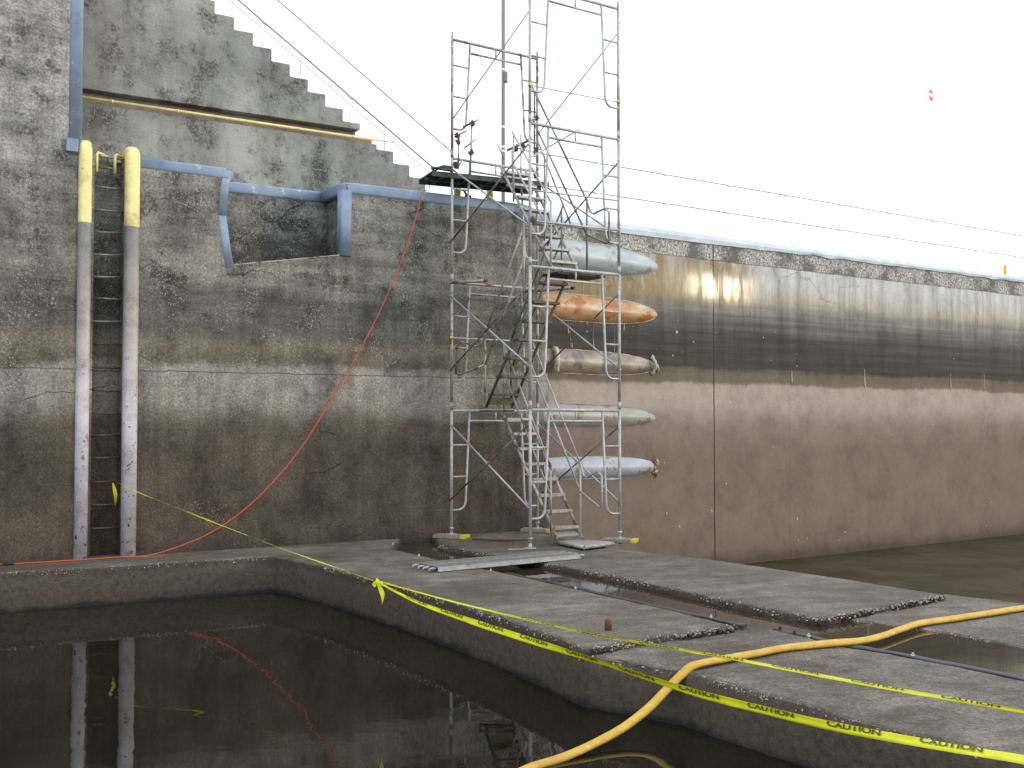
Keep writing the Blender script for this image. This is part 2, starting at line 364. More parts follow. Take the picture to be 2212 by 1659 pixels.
M['ink'] = mat_plain('black_ink', (.10,.105,.015), .5, 0, .3, 30)
M['hose'] = mat_paint('yellow_flat_hose', (.72,.44,.06), (.74,.60,.30), .60, .45, 14, 0, .6)
M['cord'] = mat_plain('orange_cord', (.62,.085,.03), .5, 0, .2, 10)
M['black'] = mat_plain('black_rubber', (.018,.02,.024), .6, 0, .4, 20)
M['seal'] = mat_plain('blue_black_rubber_seal', (.035,.045,.062), .45, 0, .6, 14, .4)
M['ruststub'] = mat_plain('brown_rust', (.13,.065,.03), .8, 0, .5, 40, .5)
M['shell'] = mat_plain('barnacle_shell', (.46,.39,.32), .8, 0, .6, 30, .3)
M['mussel'] = mat_plain('dark_mussel_crust', (.06,.035,.03), .7, 0, .7, 40, .6)
M['lime'] = mat_plain('lime_deposit', (.55,.52,.45), .8, 0, .4, 30, .5)
M['quay'] = mat_plain('quay_concrete', (.30,.30,.29), .9, 0, .5, 3)
M['pool'] = mat_water('dark_pool_water', (.008,.0075,.005), .03, 2.0, .02)
M['chan'] = mat_water('channel_water', (.030,.022,.014), .012, 3)
M['basin'] = mat_water('green_basin_water', (.034,.030,.016), .9, 6, .18)
M['basin'].node_tree.nodes['Principled BSDF'].inputs['Specular IOR Level'].default_value = .22
def mat_fender(name, stops, chipc, amt, bands=None):
    t = NT(name)
    b = t.ramp(t.noise(1, 8, .65, t.scale((1.6, 2, 5))), stops)
    b = t.mix(t.step(t.noise(2.6, 9, .7, dist=.2), amt, amt + .015), b, chipc)
    b = t.mix(t.step(t.noise(11, 8, .7), .66, .69), b, (.10,.07,.05))
    return t.out(b, .38, 0, t.bump(t.noise(9, 8, .7), .35, .012), .5)
M['fgrey'] = mat_fender('grey_blue_fender', [(.35,(.32,.38,.45)),(.55,(.42,.49,.57)),(.7,(.50,.57,.64))], (.36,.26,.17), .62)
M['frust'] = mat_fender('orange_rust_fender', [(.35,(.38,.17,.07)),(.46,(.48,.26,.12)),(.56,(.50,.35,.21)),(.68,(.56,.50,.45))], (.40,.15,.05), .56)
M['fmud'] = mat_fender('mud_coated_fender', [(.35,(.19,.155,.125)),(.5,(.30,.25,.21)),(.65,(.42,.38,.34))], (.17,.17,.18), .56)
M['fpale'] = mat_fender('pale_grey_fender', [(.35,(.28,.30,.29)),(.55,(.36,.385,.375)),(.7,(.44,.46,.45))], (.27,.21,.12), .59)
M['fwhite'] = mat_fender('light_blue_fender', [(.35,(.36,.41,.52)),(.55,(.44,.49,.60)),(.7,(.52,.56,.65))], (.32,.25,.14), .59)

# ------------------------------------------------------------ left lock wall
HT = 5.06; CO = .17                       # wall top, coping height
TZ = LP.tz
t_slotL = TZ(200, 700)[0]; t_slotR = TZ(268, 700)[0]
tL = TZ(180, 700)[0]; tR = TZ(283, 700)[0]
t_tall = TZ(176, 150)[0]
t_nL = TZ(492, 400)[0]; t_nR = TZ(748, 450)[0]
z_nL = TZ(500, 573)[1]; z_nR = TZ(737, 551)[1]
t_end = 0.0
zt = HT - .02
wl = MB()
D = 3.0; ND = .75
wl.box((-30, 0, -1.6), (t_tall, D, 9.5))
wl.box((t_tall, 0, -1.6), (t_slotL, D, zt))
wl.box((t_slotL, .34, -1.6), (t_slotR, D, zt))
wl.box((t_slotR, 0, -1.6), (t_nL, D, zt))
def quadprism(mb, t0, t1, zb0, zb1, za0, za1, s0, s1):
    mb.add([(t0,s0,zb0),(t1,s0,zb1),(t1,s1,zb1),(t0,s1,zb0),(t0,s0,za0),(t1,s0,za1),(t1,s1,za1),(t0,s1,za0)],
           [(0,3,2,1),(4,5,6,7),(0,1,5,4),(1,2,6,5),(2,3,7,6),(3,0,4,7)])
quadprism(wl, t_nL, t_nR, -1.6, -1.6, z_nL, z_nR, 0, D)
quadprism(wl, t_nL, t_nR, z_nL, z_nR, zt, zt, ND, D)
wl.box((t_nR, 0, -1.6), (-.12, D, zt))
e2 = LP.loc(RP.w(-.03, .02, 0))
pts = [(-.12, 0), (-.04, .03), (0, .12), (e2.x, e2.y), (e2.x - .1, D), (-.12, D)]
wl.prism(pts, -1.6, zt)
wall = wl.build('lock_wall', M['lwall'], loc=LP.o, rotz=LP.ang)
tag(wall, 'dark stained rough concrete lock wall behind the scaffold and the ladder', 'wall')
def lpart(mb, name, mat, parent=wall, bevel=0):
    return mb.build(name, mat, parent, bevel=bevel)
# coping pieces (rounded steel nosing) - local coordinates
def nosing(pth, mat, r=.078, name='coping', parent=wall, squash=1.0):
    m = MB(); m.tube([(p[0], p[1] + .035, p[2]) for p in pth], r, 24, squash, sq=.45); return lpart(m, name, mat, parent)
zc = HT - .075
nosing([(tR + .05, .03, zc + .01), (t_nL - .05, .03, zc), (t_nL + .0, .035, zc - .012), (t_nL + .02, .06, zc - .09)], M['blue'])
nosing([(t_nL - .6, ND + .03, zc - .01), (t_nR - .02, ND + .03, zc - .01)], M['blue'], .085)
nosing([(t_nR - .02, ND + .03, zc - .008), (t_nR, .12, zc - .006), (t_nR + .02, .05, zc - .002), (t_nR + .08, .03, zc), (-1.2, .03, zc), (-.14, .03, zc - .01), (-.02, .10, zc - .01), (e2.x, e2.y + .02, zc - .02)], M['blue'], .085)
# niche edge guards
x1 = TZ(480, 470); x2 = TZ(496, 577)
nosing([(t_nL - .01, .02, zc - .03), (TZ(486, 400)[0], .02, TZ(486, 400)[1]), (x1[0], .012, x1[1] + .04)], M['blue'], .062, 'edge_guard')
nosing([(x1[0] + .005, .018, x1[1] + .025), (TZ(487, 520)[0], .014, TZ(487, 520)[1]), (x2[0], .01, x2[1])], M['blue'], .06, 'edge_guard')
nosing([(t_nR, .025, zc - .04), (t_nR - .01, .02, z_nR - .01)], M['blue'], .088, 'edge_guard')
m = MB(); quadprism(m, t_nL + .03, t_nR - .08, z_nL - .006, z_nR - .006, z_nL + .008, z_nR + .008, -.006, .05)
lpart(m, 'sill_strip', M['galv2'])
# tall block corner guard
tg = TZ(163, 150)[0]
nosing([(t_tall - .065, .035, HT - .06), (t_tall - .065, .035, 9.4)], M['blue'], .085, 'edge_guard')
m = MB()
for z0, z1, dx in ((5.02, 5.2, 0),):
    m.box((t_tall - .17, -.052, z0), (t_tall - .03, .0, z1 - .02))
lpart(m, 'guard_foot', M['blue'], bevel=.008)
# lime and shell crust clumps low on the wall
# ------------------------------------------------------------ ladder
lad = empty('wall_ladder', LP.w((tL + tR) / 2, 0, 0), 'recessed wall ladder between two pitted yellow and grey guard posts', 'ladder', rz=LP.ang)
tc = (tL + tR) / 2
def ladpost(t, zb, ztop, r):
    m = MB()
    pth = [(t - tc, .02, zb), (t - tc, .02, 1.72), (t - tc, .02, ztop - .10), (t - tc, .03, ztop - .06), (t - tc, .06, ztop - .035), (t - tc, .12, ztop - .03), (t - tc, .34, ztop - .03)]
    m.tube(pth, r * .97, 24, sq=.78)
    return m.build('guard_post', M['post'], lad)
ladpost(tL, .0, HT + .10, .084); ladpost(tR, .0, HT + .08, .094)
rys = [357, 400, 450, 498, 547, 595, 643, 692, 742, 793, 843, 893, 940, 990, 1042, 1092, 1142]
for i, y in enumerate(rys):
    z = TZ(235, y)[1]
    m = MB(); a, b = t_slotL - tc + .0, t_slotR - tc - .0
    sg = random.uniform(-.01, .01)
    m.tube([(a, .15, z + sg), (0, .15, z + random.uniform(-.006,.004)), (b, .15, z - sg)], .0135, 8)
    m.build('rung', M['rung'] if y < 700 else M['rungdark'], lad)
for dx in (-.13, .09):
    m = MB(); m.tube([(dx, .12, HT - .22), (dx, .12, HT + .0), (dx + .02, .15, HT + .03), (dx + .16, .3, HT + .03), (dx + .17, .34, HT - .05)], .018, 8)
    m.build('grab_bar', M['paleyellow'], lad)
m = MB(); m.tube([(t_slotL - tc, .2, HT + .01), (t_slotR - tc, .2, HT - .01)], .014, 8); m.build('grab_bar', M['galv'], lad)

# ------------------------------------------------------------ staircase
SP = sub(LP, 1.25)
a = SP.tz(920, 386); b = SP.tz(465, 1)
dt = (b[0] - a[0]) / 12; dz = (b[1] - a[1]) / 12
gz = SP.tz(500, 258)[1]           # yellow pipe height
g0, g1 = gz - .055, gz + .13
stc = empty('concrete_staircase', SP.w(a[0], 0, HT), 'grey mouldy concrete staircase rising to the left above the lock wall', 'staircase', rz=SP.ang)
sw = 1.3; NSTEP = 26
def steppoly(zlo, zhi):
    """profile (t,z) clipped between zlo and zhi"""
    pts = []
    top = []
    for k in range(NSTEP):
        tk, zk = a[0] + dt * k, a[1] + dz * k
        if zk <= zlo + .01: continue
        zz = min(zk, zhi)
        top.append((tk, max(zlo, zk - dz) if not top or True else 0)); top.append((tk, zz))
        if zk >= zhi: break
    tlast = a[0] + dt * NSTEP
    pts = [(top[0][0], zlo)] + [p for i, p in enumerate(top) if i > 0] + [(tlast, top[-1][1]), (tlast, zlo)]
    out = [pts[0]]
    for p in pts[1:]:
        if abs(p[0] - out[-1][0]) + abs(p[1] - out[-1][1]) > 1e-4: out.append(p)
    return out
def extr(mb, prof, s0, s1):
    n = len(prof)
    vs = [(t - a[0], s0, z - HT) for t, z in prof] + [(t - a[0], s1, z - HT) for t, z in prof]
    mb.add(vs, [tuple(range(n)), tuple(range(n, 2*n))[::-1]] + [(i, (i+1) % n, n + (i+1) % n, n + i) for i in range(n)])
m = MB(); extr(m, steppoly(HT - .3, g0), 0, sw)
m.build('lower_stair_wall', M['stair'], stc, bevel=.018)
m = MB(); extr(m, steppoly(g1, 30), 0, sw)
m.build('stepped_wall', M['stair'], stc, bevel=.018)
m = MB(); extr(m, [(p[0] - .02 , min(max(p[1], g0 - .05), g1 + .05)) for p in steppoly(g0 - .02, g1 + .02)], .16, sw - .1)
m.build('groove_back', mat_plain('brown_groove_concrete', (.27,.21,.18), .8, 0, .6, 8), stc)
yp = MB(); tA = SP.tz(150, 205)[0]; tB = SP.tz(806, 300)[0]
yp.tube([(tA - a[0], -.03, gz - HT), (tB - a[0], -.03, gz - HT + .0)], .020, 10)
for k in range(5):
    tt = tA + (tB - tA) * (k + .6) / 5
    yp.tube([(tt - a[0], -.03, gz - HT), (tt - a[0] + .02, -.03, gz - HT)], .026, 10)
yp.build('yellow_pipe', M['paleyellow'], stc)
yp = MB(); tC = SP.tz(850, 308)[0]
yp.tube([(tB - a[0], -.03, gz - HT), (tC - a[0], -.03, gz - HT)], .009, 8); yp.build('pipe_end', M['rail'], stc)
# stair railing
srl = empty('stair_railing', SP.w(a[0], .1, a[1]), 'thin two rail handrail following the staircase steps against the sky', 'railing')
RPn = sub(LP, 1.32)
def rline(x0, y0, x1, y1, r, mat, name='rail'):
    p0 = RPn.pt(x0, y0); p1 = RPn.pt(x1, y1); p0 = p0 + (p0 - p1) * .6
    m = MB(); m.tube([p0, p1], r, 8); part(m, name, mat, srl)
rline(515, 0, 935, 362, .014, M['brownrail']); rline(600, 0, 975, 328, .012, M['rail'])
rline(556, 52, 926, 372, .007, M['rail'])
for x, y0, y1 in ((566, 46, 92), (756, 208, 256), (928, 356, 400), (650, 50, 155), (830, 200, 320)):
    yt = {650: 44, 830: 205}.get(x, y0 - (68 if x < 900 else 70))
    p0 = RPn.pt(x, y1 + 8); p1 = RPn.pt(x, y0 if x not in (650, 830) else yt)
    m = MB(); m.tube([p0, Vector((p0.x, p0.y, p1.z))], .009, 8); part(m, 'post', M['white'], srl)
for x, y in ((568, 45), (756, 207), (1000, 0)):
    if x > 900: continue
    p0 = RPn.pt(x - 9, y - 8); p1 = RPn.pt(x + 9, y + 8); m = MB(); m.tube([p0, p1], .028, 10); part(m, 'sleeve', M['white'], srl)

# ------------------------------------------------------------ right chamber wall
rw = MB(); rw.box((-.05, 0, -1.8), (75, 3, HT - .04))
rwall = tag(rw.build('chamber_wall', M['rwall'], loc=RP.o, rotz=RP.ang), 'long smooth chamber wall with dark band over pinkish tan concrete', 'wall')
def rag(t): return .008 * noise.noise(Vector((t * 6, 0, 3))) + .012 * noise.noise(Vector((t * 1.3, 4, 3)))
m = MB(); N = 300; prof = [(-.03, -.10), (-.045, -.02), (-.035, .05), (.02, .075), (.16, .078), (.16, -.10)]
for i in range(N):
    pass
vs = []; ts = [-.02 + 60 * (i / N) ** 1.6 for i in range(N + 1)]
for t in ts:
    w = min(1, max(0, (t - 3.5) / 3)) if t > 3.5 else 0
    for j, (s_, z_) in enumerate(prof):
        dzr = 0
        if j in (0, 5): dzr = w * .036 * max(-.6, noise.noise(Vector((t * 2.1, 7, 1))) + .4 * noise.noise(Vector((t * 9, 7, 1)))) + w * .03
        if j in (2, 3): dzr = -w * .02 * abs(noise.noise(Vector((t * 5, 1, 1))))
        vs.append((t, s_, HT - .03 + z_ + dzr))
P_ = len(prof); fs = []
for i in range(N):
    for j in range(P_):
        j2 = (j + 1) % P_; fs.append((i*P_+j, i*P_+j2, (i+1)*P_+j2, (i+1)*P_+j))
m.add(vs, fs, False); m.build('coping', M['paleblue'], rwall)
# small pale spalls on the smooth wall
for x, y, w_ in ((1440, 1109, .035), (1537, 1104, .03), (1722, 1122, .03), (1462, 717, .035), (2060, 775, .02), (1498, 738, .018), (1468, 1138, .03)):
    q = RP.tz(x, y); m = MB(); m.tube([(q[0], .004, q[1]), (q[0] + .003, -.006, q[1])], [w_, w_ * .6], 7); m.v = [v + Vector((noise.noise(v * 40) * w_ * .8, 0, noise.noise(v * 33 + Vector((5, 5, 5))) * w_ * 1.2)) for v in m.v]; m.build('spall', M['lime'], rwall)
# lime runs hanging on the wall
def drip(t, z0, z1, w=.02, name='lime_run', mat='lime', parent=rwall):
    m = MB(); n = 7; L = z0 - z1
    m.tube([(t + random.uniform(-.006, .006), -.004, z0 - L * k / n) for k in range(n + 1)], [w * (.25 + .9 * (k / n) ** 2) if k < n else w * .3 for k in range(n + 1)], 7, .6)
    return m.build(name, M[mat], parent)
for x, y0, y1, w in ((1235, 735, 752, .02), (1282, 735, 756, .016), (1348, 690, 712, .022), (1232, 700, 752, .008), (1281, 700, 754, .009), (1327, 705, 768, .008), (1710, 800, 829, .026), (1867, 797, 838, .032),
                  (2053, 808, 843, .022), (2126, 808, 843, .018), (1347, 700, 714, .02), (1268, 690, 706, .03), (1227, 700, 722, .028), (1264, 556, 566, .03), (1227, 560, 640, .008), (1258, 578, 640, .008), (1273,590,640,.008)):
    q = RP.tz(x, y0); q2 = RP.tz(x, y1); drip(q[0], q[1], q2[1], w)

# ------------------------------------------------------------ fenders
fend = [(545, 577, 36, 'fgrey', 'grey blue painted rounded fender, topmost of the five on the wall'),
        (660, 680, 32, 'frust', 'orange rusted rounded fender, second from the top of the wall'),
        (778, 792, 29, 'fmud', 'mud coated brown fender with lime crusted tip, middle of the five'),
        (896, 903, 28, 'fpale', 'pale grey fender with two peeling brown patches, fourth from the top'),
        (1012, 1008, 27, 'fwhite', 'light blue fender with broken white tip, lowest of the five')]
for yl, yr, hp, mk, lab in fend:
    tl_, zl_ = RP.tz(1184, yl); tr_, zr_ = RP.tz(1417, yr)
    zc_ = (zl_ + zr_) / 2; L = (tr_ - tl_) / .94
    r0 = hp * 17.4 / F * (1.0)
    e = empty('wall_fender', RP.w(tl_, 0, zc_), lab, 'fender', 'rounded steel fenders on the chamber wall', rz=RP.ang)
    m = MB(); n = 26; ps = []; rr = []
    for i in range(n + 1):
        q = i / n; x = -.25 + (L + .25) * q
        u = max(0, x / L)
        ex_ = 3.4 if mk == 'fwhite' else 2.5
        r = r0 * (1 if u < .35 else max(0, 1 - ((u - .35) / .65) ** ex_) ** .5)
        r = max(r, .012)
        ps.append((x, .10 - .0 * u, (zl_ - zc_) + (zr_ - zl_) * u)); rr.append(r)
    m.tube(ps, rr, 30, caps=True)
    # surface denting
    for i, v in enumerate(m.v):
        nn = noise.noise(v * 3.0 + Vector((yl, 0, 0))) * .006 + noise.noise(v * 14 + Vector((yl, 0, 0))) * .002
        m.v[i] = v + Vector((0, -nn, nn))
    m.build('fender_body', M[mk], e)
    LV_ = L * .94
    def lump(pts, rr, amp):
        c = MB(); c.tube(pts, rr, 12)
        for i, v in enumerate(c.v):
            c.v[i] = v + Vector([noise.noise(v * 22 + Vector((k * 7.1, yl, 0))) * amp for k in range(3)])
        c.build('crust', M['lime'], e)
    if mk == 'fmud':
        lump([(LV_ * .965 - .02 * abs(a_), -.10 + .10 * abs(a_) / 1.5, math.sin(a_) * .15) for a_ in [x_ * .15 for x_ in range(-9, 10)]], .028, .03)
        lump([(LV_ * .985, -.03, .0), (LV_ + .02, -.03, -.05), (LV_ + .03, -.02, -.13)], [.04, .03, .012], .02)
        lump([(.04 + .03 * abs(a_), -r0 * .86 * math.cos(a_ * .9), r0 * .98 * math.sin(a_ * .9)) for a_ in [x_ * .15 for x_ in range(-6, 11)]], .045, .03)
    if mk == 'fwhite':
        lump([(LV_ * 1.0 - .03 * abs(a_), -.02, math.sin(a_) * .13 + .01) for a_ in [x_ * .15 for x_ in range(1, 9)]], .034, .05)
        lump([(LV_ * 1.0 - .03 * abs(a_), -.02, math.sin(a_) * .13) for a_ in [x_ * .15 for x_ in range(-8, -1)]], .036, .05)
        c = MB(); c.tube([(LV_ * .99 - .04 * abs(a_), .012, math.sin(a_) * .16) for a_ in [x_ * .15 for x_ in range(-9, 10)]], .05, 10)
        for i, v in enumerate(c.v): c.v[i] = v + Vector([noise.noise(v * 14 + Vector((k * 7.1, yl, 0))) * .05 for k in range(3)])
        c.build('rust_ring', mat_plain('orange_brown_crust', (.30,.15,.07), .8, 0, .6, 30, .4), e)
    # ragged grout line where the fender leaves the wall
    c = MB()
    for sgn in (-1, 1):
        pl = []
        for i in range(40):
            u = .1 + .83 * i / 39; r = r0 * (1 if u < .35 else math.sqrt(max(0, 1 - ((u - .35) / .65) ** 2.3)))
            r2 = math.sqrt(max(0, r * r - .01)); pl.append((L * u, -.002, (zl_ - zc_) + (zr_ - zl_) * u + sgn * (r2 + .002 + .004 * random.random())))
        c.tube(pl, [random.uniform(.003, .011) for _ in pl], 6)
    c.build('grout_line', M['lime'] if mk != 'fpale' else M['fmud'], e)

# ------------------------------------------------------------ quay top, things on it
q = MB(); far = 260
A0 = LP.w(-30, .2, 0); A1 = LP.w(-.1, .2, 0); A2 = RP.w(0, .15, 0); A3 = RP.w(75, .15, 0)
A4 = RP.w(75, far, 0); A5 = LP.w(-30, far, 0)
q.add([(p.x, p.y, HT - .045) for p in (LP.w(-30, 2.9), LP.w(-.2, 2.9), RP.w(0, 2.9), RP.w(75, 2.9))] + [(p.x, p.y, HT - .045) for p in (A4, A5)], [(0, 1, 2, 3, 4, 5)])
tag(q.build('pavement', M['quay']), kind='structure')
# quay railing along the right wall
def Z(P, x, y): return P.tz(x, y)
QR = sub(RP, .7)
z1 = QR.tz(1500, 388)[1]; z2 = QR.tz(1500, 449)[1]
qr = empty('quay_railing', QR.w(0, 0, HT), 'two rail railing along the top of the long chamber wall', 'railing')
for z in (z1, z2):
    m = MB(); m.tube([QR.w(-.1, 0, z), QR.w(60, 0, z)], .012, 8); part(m, 'rail', M['rail'], qr)
tp0 = QR.tz(1700, 480)[0]; tp1 = QR.tz(1816, 500)[0]; sp_ = (QR.tz(2018, 520)[0] - tp0) / 3
k = -3
while tp0 + k * sp_ < 60:
    tt = tp0 + k * sp_
    if tt > -.2:
        m = MB(); m.tube([QR.w(tt, 0, HT - .06), QR.w(tt, 0, z1 + .02)], .010, 8)
        for z in (z1, z2): m.tube([QR.w(tt - .06, 0, z), QR.w(tt + .06, 0, z)], .024, 8)
        part(m, 'post', M['white'], qr)
    k += 1
# lamp pole
pp = at(1087, 430, 38); pb = Vector((pp.x, pp.y, HT - .05))
lp = empty('light_pole', pb, 'tall grey light pole with white bands behind the scaffold', 'pole')
m = MB(); m.tube([pb, (pb.x, pb.y, 20)], .068, 14); part(m, 'shaft', M['pole'], lp)
for y in (151, 275, 318, 327):
    z = at(1087, y, 38).z; m = MB(); m.tube([(pb.x, pb.y, z - .04), (pb.x, pb.y, z + .04)], .076, 14); part(m, 'band', M['white'], lp)
bx = at(1093, 166, 38); m = MB(); m.box((bx.x - .06, bx.y - .14, bx.z - .2), (bx.x + .06, bx.y + .1, bx.z + .16)); part(m, 'junction_box', M['pole'], lp, .02)
# round sign on white mast
sg = at(2008, 203, 30); sb = Vector((sg.x - .02, sg.y, HT - .05))
sm_ = empty('sign_mast', sb, 'thin white mast carrying a round red and white sign in the sky', 'sign')
m = MB(); m.tube([sb, (sb.x, sb.y, at(2008, 112, 30).z)], .010, 10); part(m, 'mast', M['white'], sm_)
an = R(48); U = Vector((math.cos(an), math.sin(an), 0)); Nn = Vector((-math.sin(an), math.cos(an), 0)); c0 = sb + Vector((0,0,sg.z - sb.z)) + U * .16
m = MB(); m.tube([c0 + Nn * .008, c0 - Nn * .008], .165, 28); part(m, 'sign_disc', M['red'], sm_)
for k, (hw, hh) in enumerate(((.125, .045),)):
    m = MB(); pts = [c0 - Nn * .011 * s_ + U * x_ + Vector((0,0,z_)) for s_ in (-1, 1) for x_, z_ in ((-hw,-hh),(hw,-hh),(hw,hh),(-hw,hh))]
    m.add(pts, [(0,1,2,3),(4,7,6,5),(0,4,5,1),(1,5,6,2),(2,6,7,3),(3,7,4,0)]); part(m, 'white_bar', M['white'], sm_)
# yellow bollards on the quay edge
def bollard(x, y, off, lab, h=.24, r=.052):
    P = sub(LP, off) if x < 1185 else sub(RP, off)
    t_, z_ = P.tz(x, y); b_ = P.w(t_, 0, HT - .05)
    m = MB(); zt_ = z_
    m.tube([(0,0,0), (0,0,zt_ - b_.z - .02), (0,0,zt_ - b_.z)], [r, r, r * .8], 16)
    m.tube([(0,0,0), (0,0,.02)], r * 1.5, 16)
    o = m.build('bollard', M['yellow'], loc=b_); tag(o, lab, 'bollard', 'short yellow bollards on the quay edge')
bollard(988, 387, .3, 'yellow bollard beside the leftmost scaffold leg, under the green deck')
bollard(1058, 396, .3, 'yellow bollard under the middle of the green deck')
bollard(2171, 573, .45, 'tiny far yellow bollard on the chamber wall at the right', r=.04)
cp = sub(LP, .35).pt(1011, 400); m = MB(); m.box((-.05,-.05,0), (.05,.05,.16)); m.tube([(-.02,0,.16),(-.06,0,.24),(-.14,0,.26)], .02, 8)
b_ = Vector((cp.x, cp.y, HT - .05)); tag(m.build('cleat', M['black'], loc=b_, bevel=.01), 'black iron cleat between the two yellow bollards', 'cleat')

# ------------------------------------------------------------ floor slabs
def densify(poly, step=.09, closed=True):
    out = []
    n = len(poly)
    for i in range(n):
        p, q_ = poly[i], poly[(i + 1) % n]; d = (q_ - p).length; k = max(1, min(80, int(d / step)))
        for j in range(k): out.append(p.lerp(q_, j / k))
    return out
def slab(poly, z, seed, name='pavement', zb=-1.6):
    P = [Vector((p.x, p.y)) for p in poly]
    area = sum(P[i].x * P[(i+1) % len(P)].y - P[(i+1) % len(P)].x * P[i].y for i in range(len(P)))
    if area < 0: P = P[::-1]
    Dn = densify(P, .07); n = len(Dn); nr = []
    for i in range(n):
        t_ = (Dn[(i+1) % n] - Dn[i-1]).normalized(); nr.append(Vector((t_.y, -t_.x)))
    m = MB(); vs = []
    for ring, (off, dz_) in enumerate(((-.045, 0), (-.018, -.012), (0, -.04), (.004, -.12), (.0, zb - z))):
        for i in range(n):
            w = noise.noise(Vector((Dn[i].x * 3, Dn[i].y * 3, seed))) * .022 + noise.noise(Vector((Dn[i].x * 13, Dn[i].y * 13, seed + ring))) * .012
            p = Dn[i] + nr[i] * (off + w)
            vs.append((p.x, p.y, z + dz_ + (noise.noise(Vector((p.x * 11, p.y * 11, ring))) * .008 if 0 < ring < 4 else 0)))
    fs = []
    for r_ in range(4):
        for i in range(n): fs.append((r_*n + i, (r_+1)*n + i, (r_+1)*n + (i+1) % n, r_*n + (i+1) % n))
    m.add(vs, fs, True); m.f.append(list(range(n))); m.sm.append(False)
    o = m.build(name, M['slab']); tag(o, kind='structure'); return o
f0 = onz(0, 1238); f1 = onz(590, 1202); fdir = (f0 - f1).normalized()
Z2 = -.05
nearedge = [f1] + [onz(*p) for p in ((700, 1224), (850, 1263), (1000, 1308), (1090, 1338), (1180, 1370), (1262, 1401))]
endedge = [onz(*p) for p in ((1275, 1400), (1420, 1376), (1585, 1351))]
chanN = [onz(*p) for p in ((1480, 1323), (1355, 1296), (1192, 1259), (1085, 1236), (944, 1207), (849, 1185))]
s1 = [f0 + fdir * 26] + nearedge + endedge + chanN + [LP.w(TZ(868, 1160)[0], 0, 0), LP.w(TZ(868, 1160)[0], .3, 0), LP.w(-32, .3, 0)]
slab(s1, 0, 1)
chanF = [onz(*p) for p in ((950, 1178), (1054, 1196), (1183, 1217), (1355, 1250), (1560, 1295), (1770, 1336))]
farend = [onz(*p) for p in ((1900, 1312), (2042, 1284))]
faredge = [onz(*p) for p in ((1800, 1246), (1540, 1208), (1340, 1186), (1250, 1172))]
s2 = [LP.w(TZ(935, 1160)[0], .3, 0), LP.w(TZ(935, 1160)[0], 0, 0)] + chanF + farend + faredge + [LP.w(.06, .2, 0), LP.w(-.2, .4, 0)]
slab(s2, 0, 2)
n3 = [onz(x, y, Z2) for x, y in ((1255, 1407), (1382, 1424), (1471, 1449), (1547, 1471), (1645, 1498), (1755, 1527), (1841, 1556), (1939, 1578), (2070, 1606), (2212, 1640))]
n3[0] = Vector((nearedge[-1].x - .05, nearedge[-1].y + .03, Z2)); n3[1] = n3[0].lerp(n3[2], .55)
d3 = (n3[-1] - n3[-4]).normalized(); n3.append(n3[-1] + d3 * 7)
c3 = [onz(x, y, Z2) for x, y in ((2212, 1467), (1933, 1413), (1810, 1394), (1755, 1377), (1670, 1358), (1600, 1352))]
d3b = (c3[0] - c3[2]).normalized(); c3 = [c3[0] + d3b * 7] + c3
slab(n3 + c3 + [onz(1300, 1390, Z2)], Z2, 3)
n4 = [onz(x, y, Z2) for x, y in ((1805, 1334), (1933, 1350), (2061, 1369), (2212, 1399))]; d4 = (n4[-1] - n4[-3]).normalized(); n4.append(n4[-1] + d4 * 9)
c4 = [onz(x, y, Z2) for x, y in ((2212, 1302), (2101, 1289), (2040, 1282))]; d4b = (c4[0] - c4[1]).normalized(); c4 = [c4[0] + d4b * 9] + c4
slab(n4 + c4 + [onz(1900, 1300, Z2)], Z2, 4)
# water bodies
def water(poly, z, mat):
    m = MB(); m.add([(p[0], p[1], z) for p in poly], [tuple(range(len(poly)))])
    return tag(m.build('water', M[mat]), kind='structure')
def mid(a_, b_, k=.5): return (a_.x + (b_.x - a_.x) * k, a_.y + (b_.y - a_.y) * k)
water([tuple((f0 + fdir * 26 + Vector((-.1, .15, 0)))[:2]), mid(f1, onz(700, 1200)), (onz(1000, 1270).x, onz(1000, 1270).y), (onz(1262, 1365).x, onz(1262, 1365).y), mid(n3[3], c3[-1], .4), mid(n3[-2], c3[1], .4), mid(n3[-1], c3[0], .4), (24, -26), (-34, -26)], -.43, 'pool')
water([mid(chanN[-1], chanN[-1]), LP.w(TZ(850, 1150)[0], .2)[:2], LP.w(TZ(960, 1150)[0], .2)[:2]] + [(p.x + .15, p.y + .2) for p in chanF[:5]] + [(onz(1830, 1322).x, onz(1830, 1322).y), mid(n4[3], c4[1], .4), mid(n4[-1], c4[0], .3), mid(n3[-1], c3[0], .6), mid(n3[-2], c3[1], .7)] + [(onz(1700, 1385).x, onz(1700, 1385).y), (onz(1500, 1345).x, onz(1500, 1345).y), (onz(1192, 1280).x, onz(1192, 1280).y), (onz(944, 1220).x, onz(944, 1220).y)], -.064, 'chan')
water([tuple(LP.w(.2, .3)[:2]), tuple(mid(faredge[3], chanF[2])), mid(faredge[1], chanF[4]), mid(farend[1], chanF[5], .4), mid(c4[1], n4[3], .4), mid(c4[0], n4[-1], .3), tuple(RP.w(75, -26)[:2]), tuple(RP.w(75, .4)[:2]), tuple(RP.w(0, .4)[:2])], -.98, 'basin')
# channel bed / far basin bed: ground sheet under everything
g = MB(); g.add([(-300,-300,-1.7),(300,-300,-1.7),(300,300,-1.7),(-300,300,-1.7)], [(0,1,2,3)]); tag(g.build('ground', M['quay']), kind='structure')
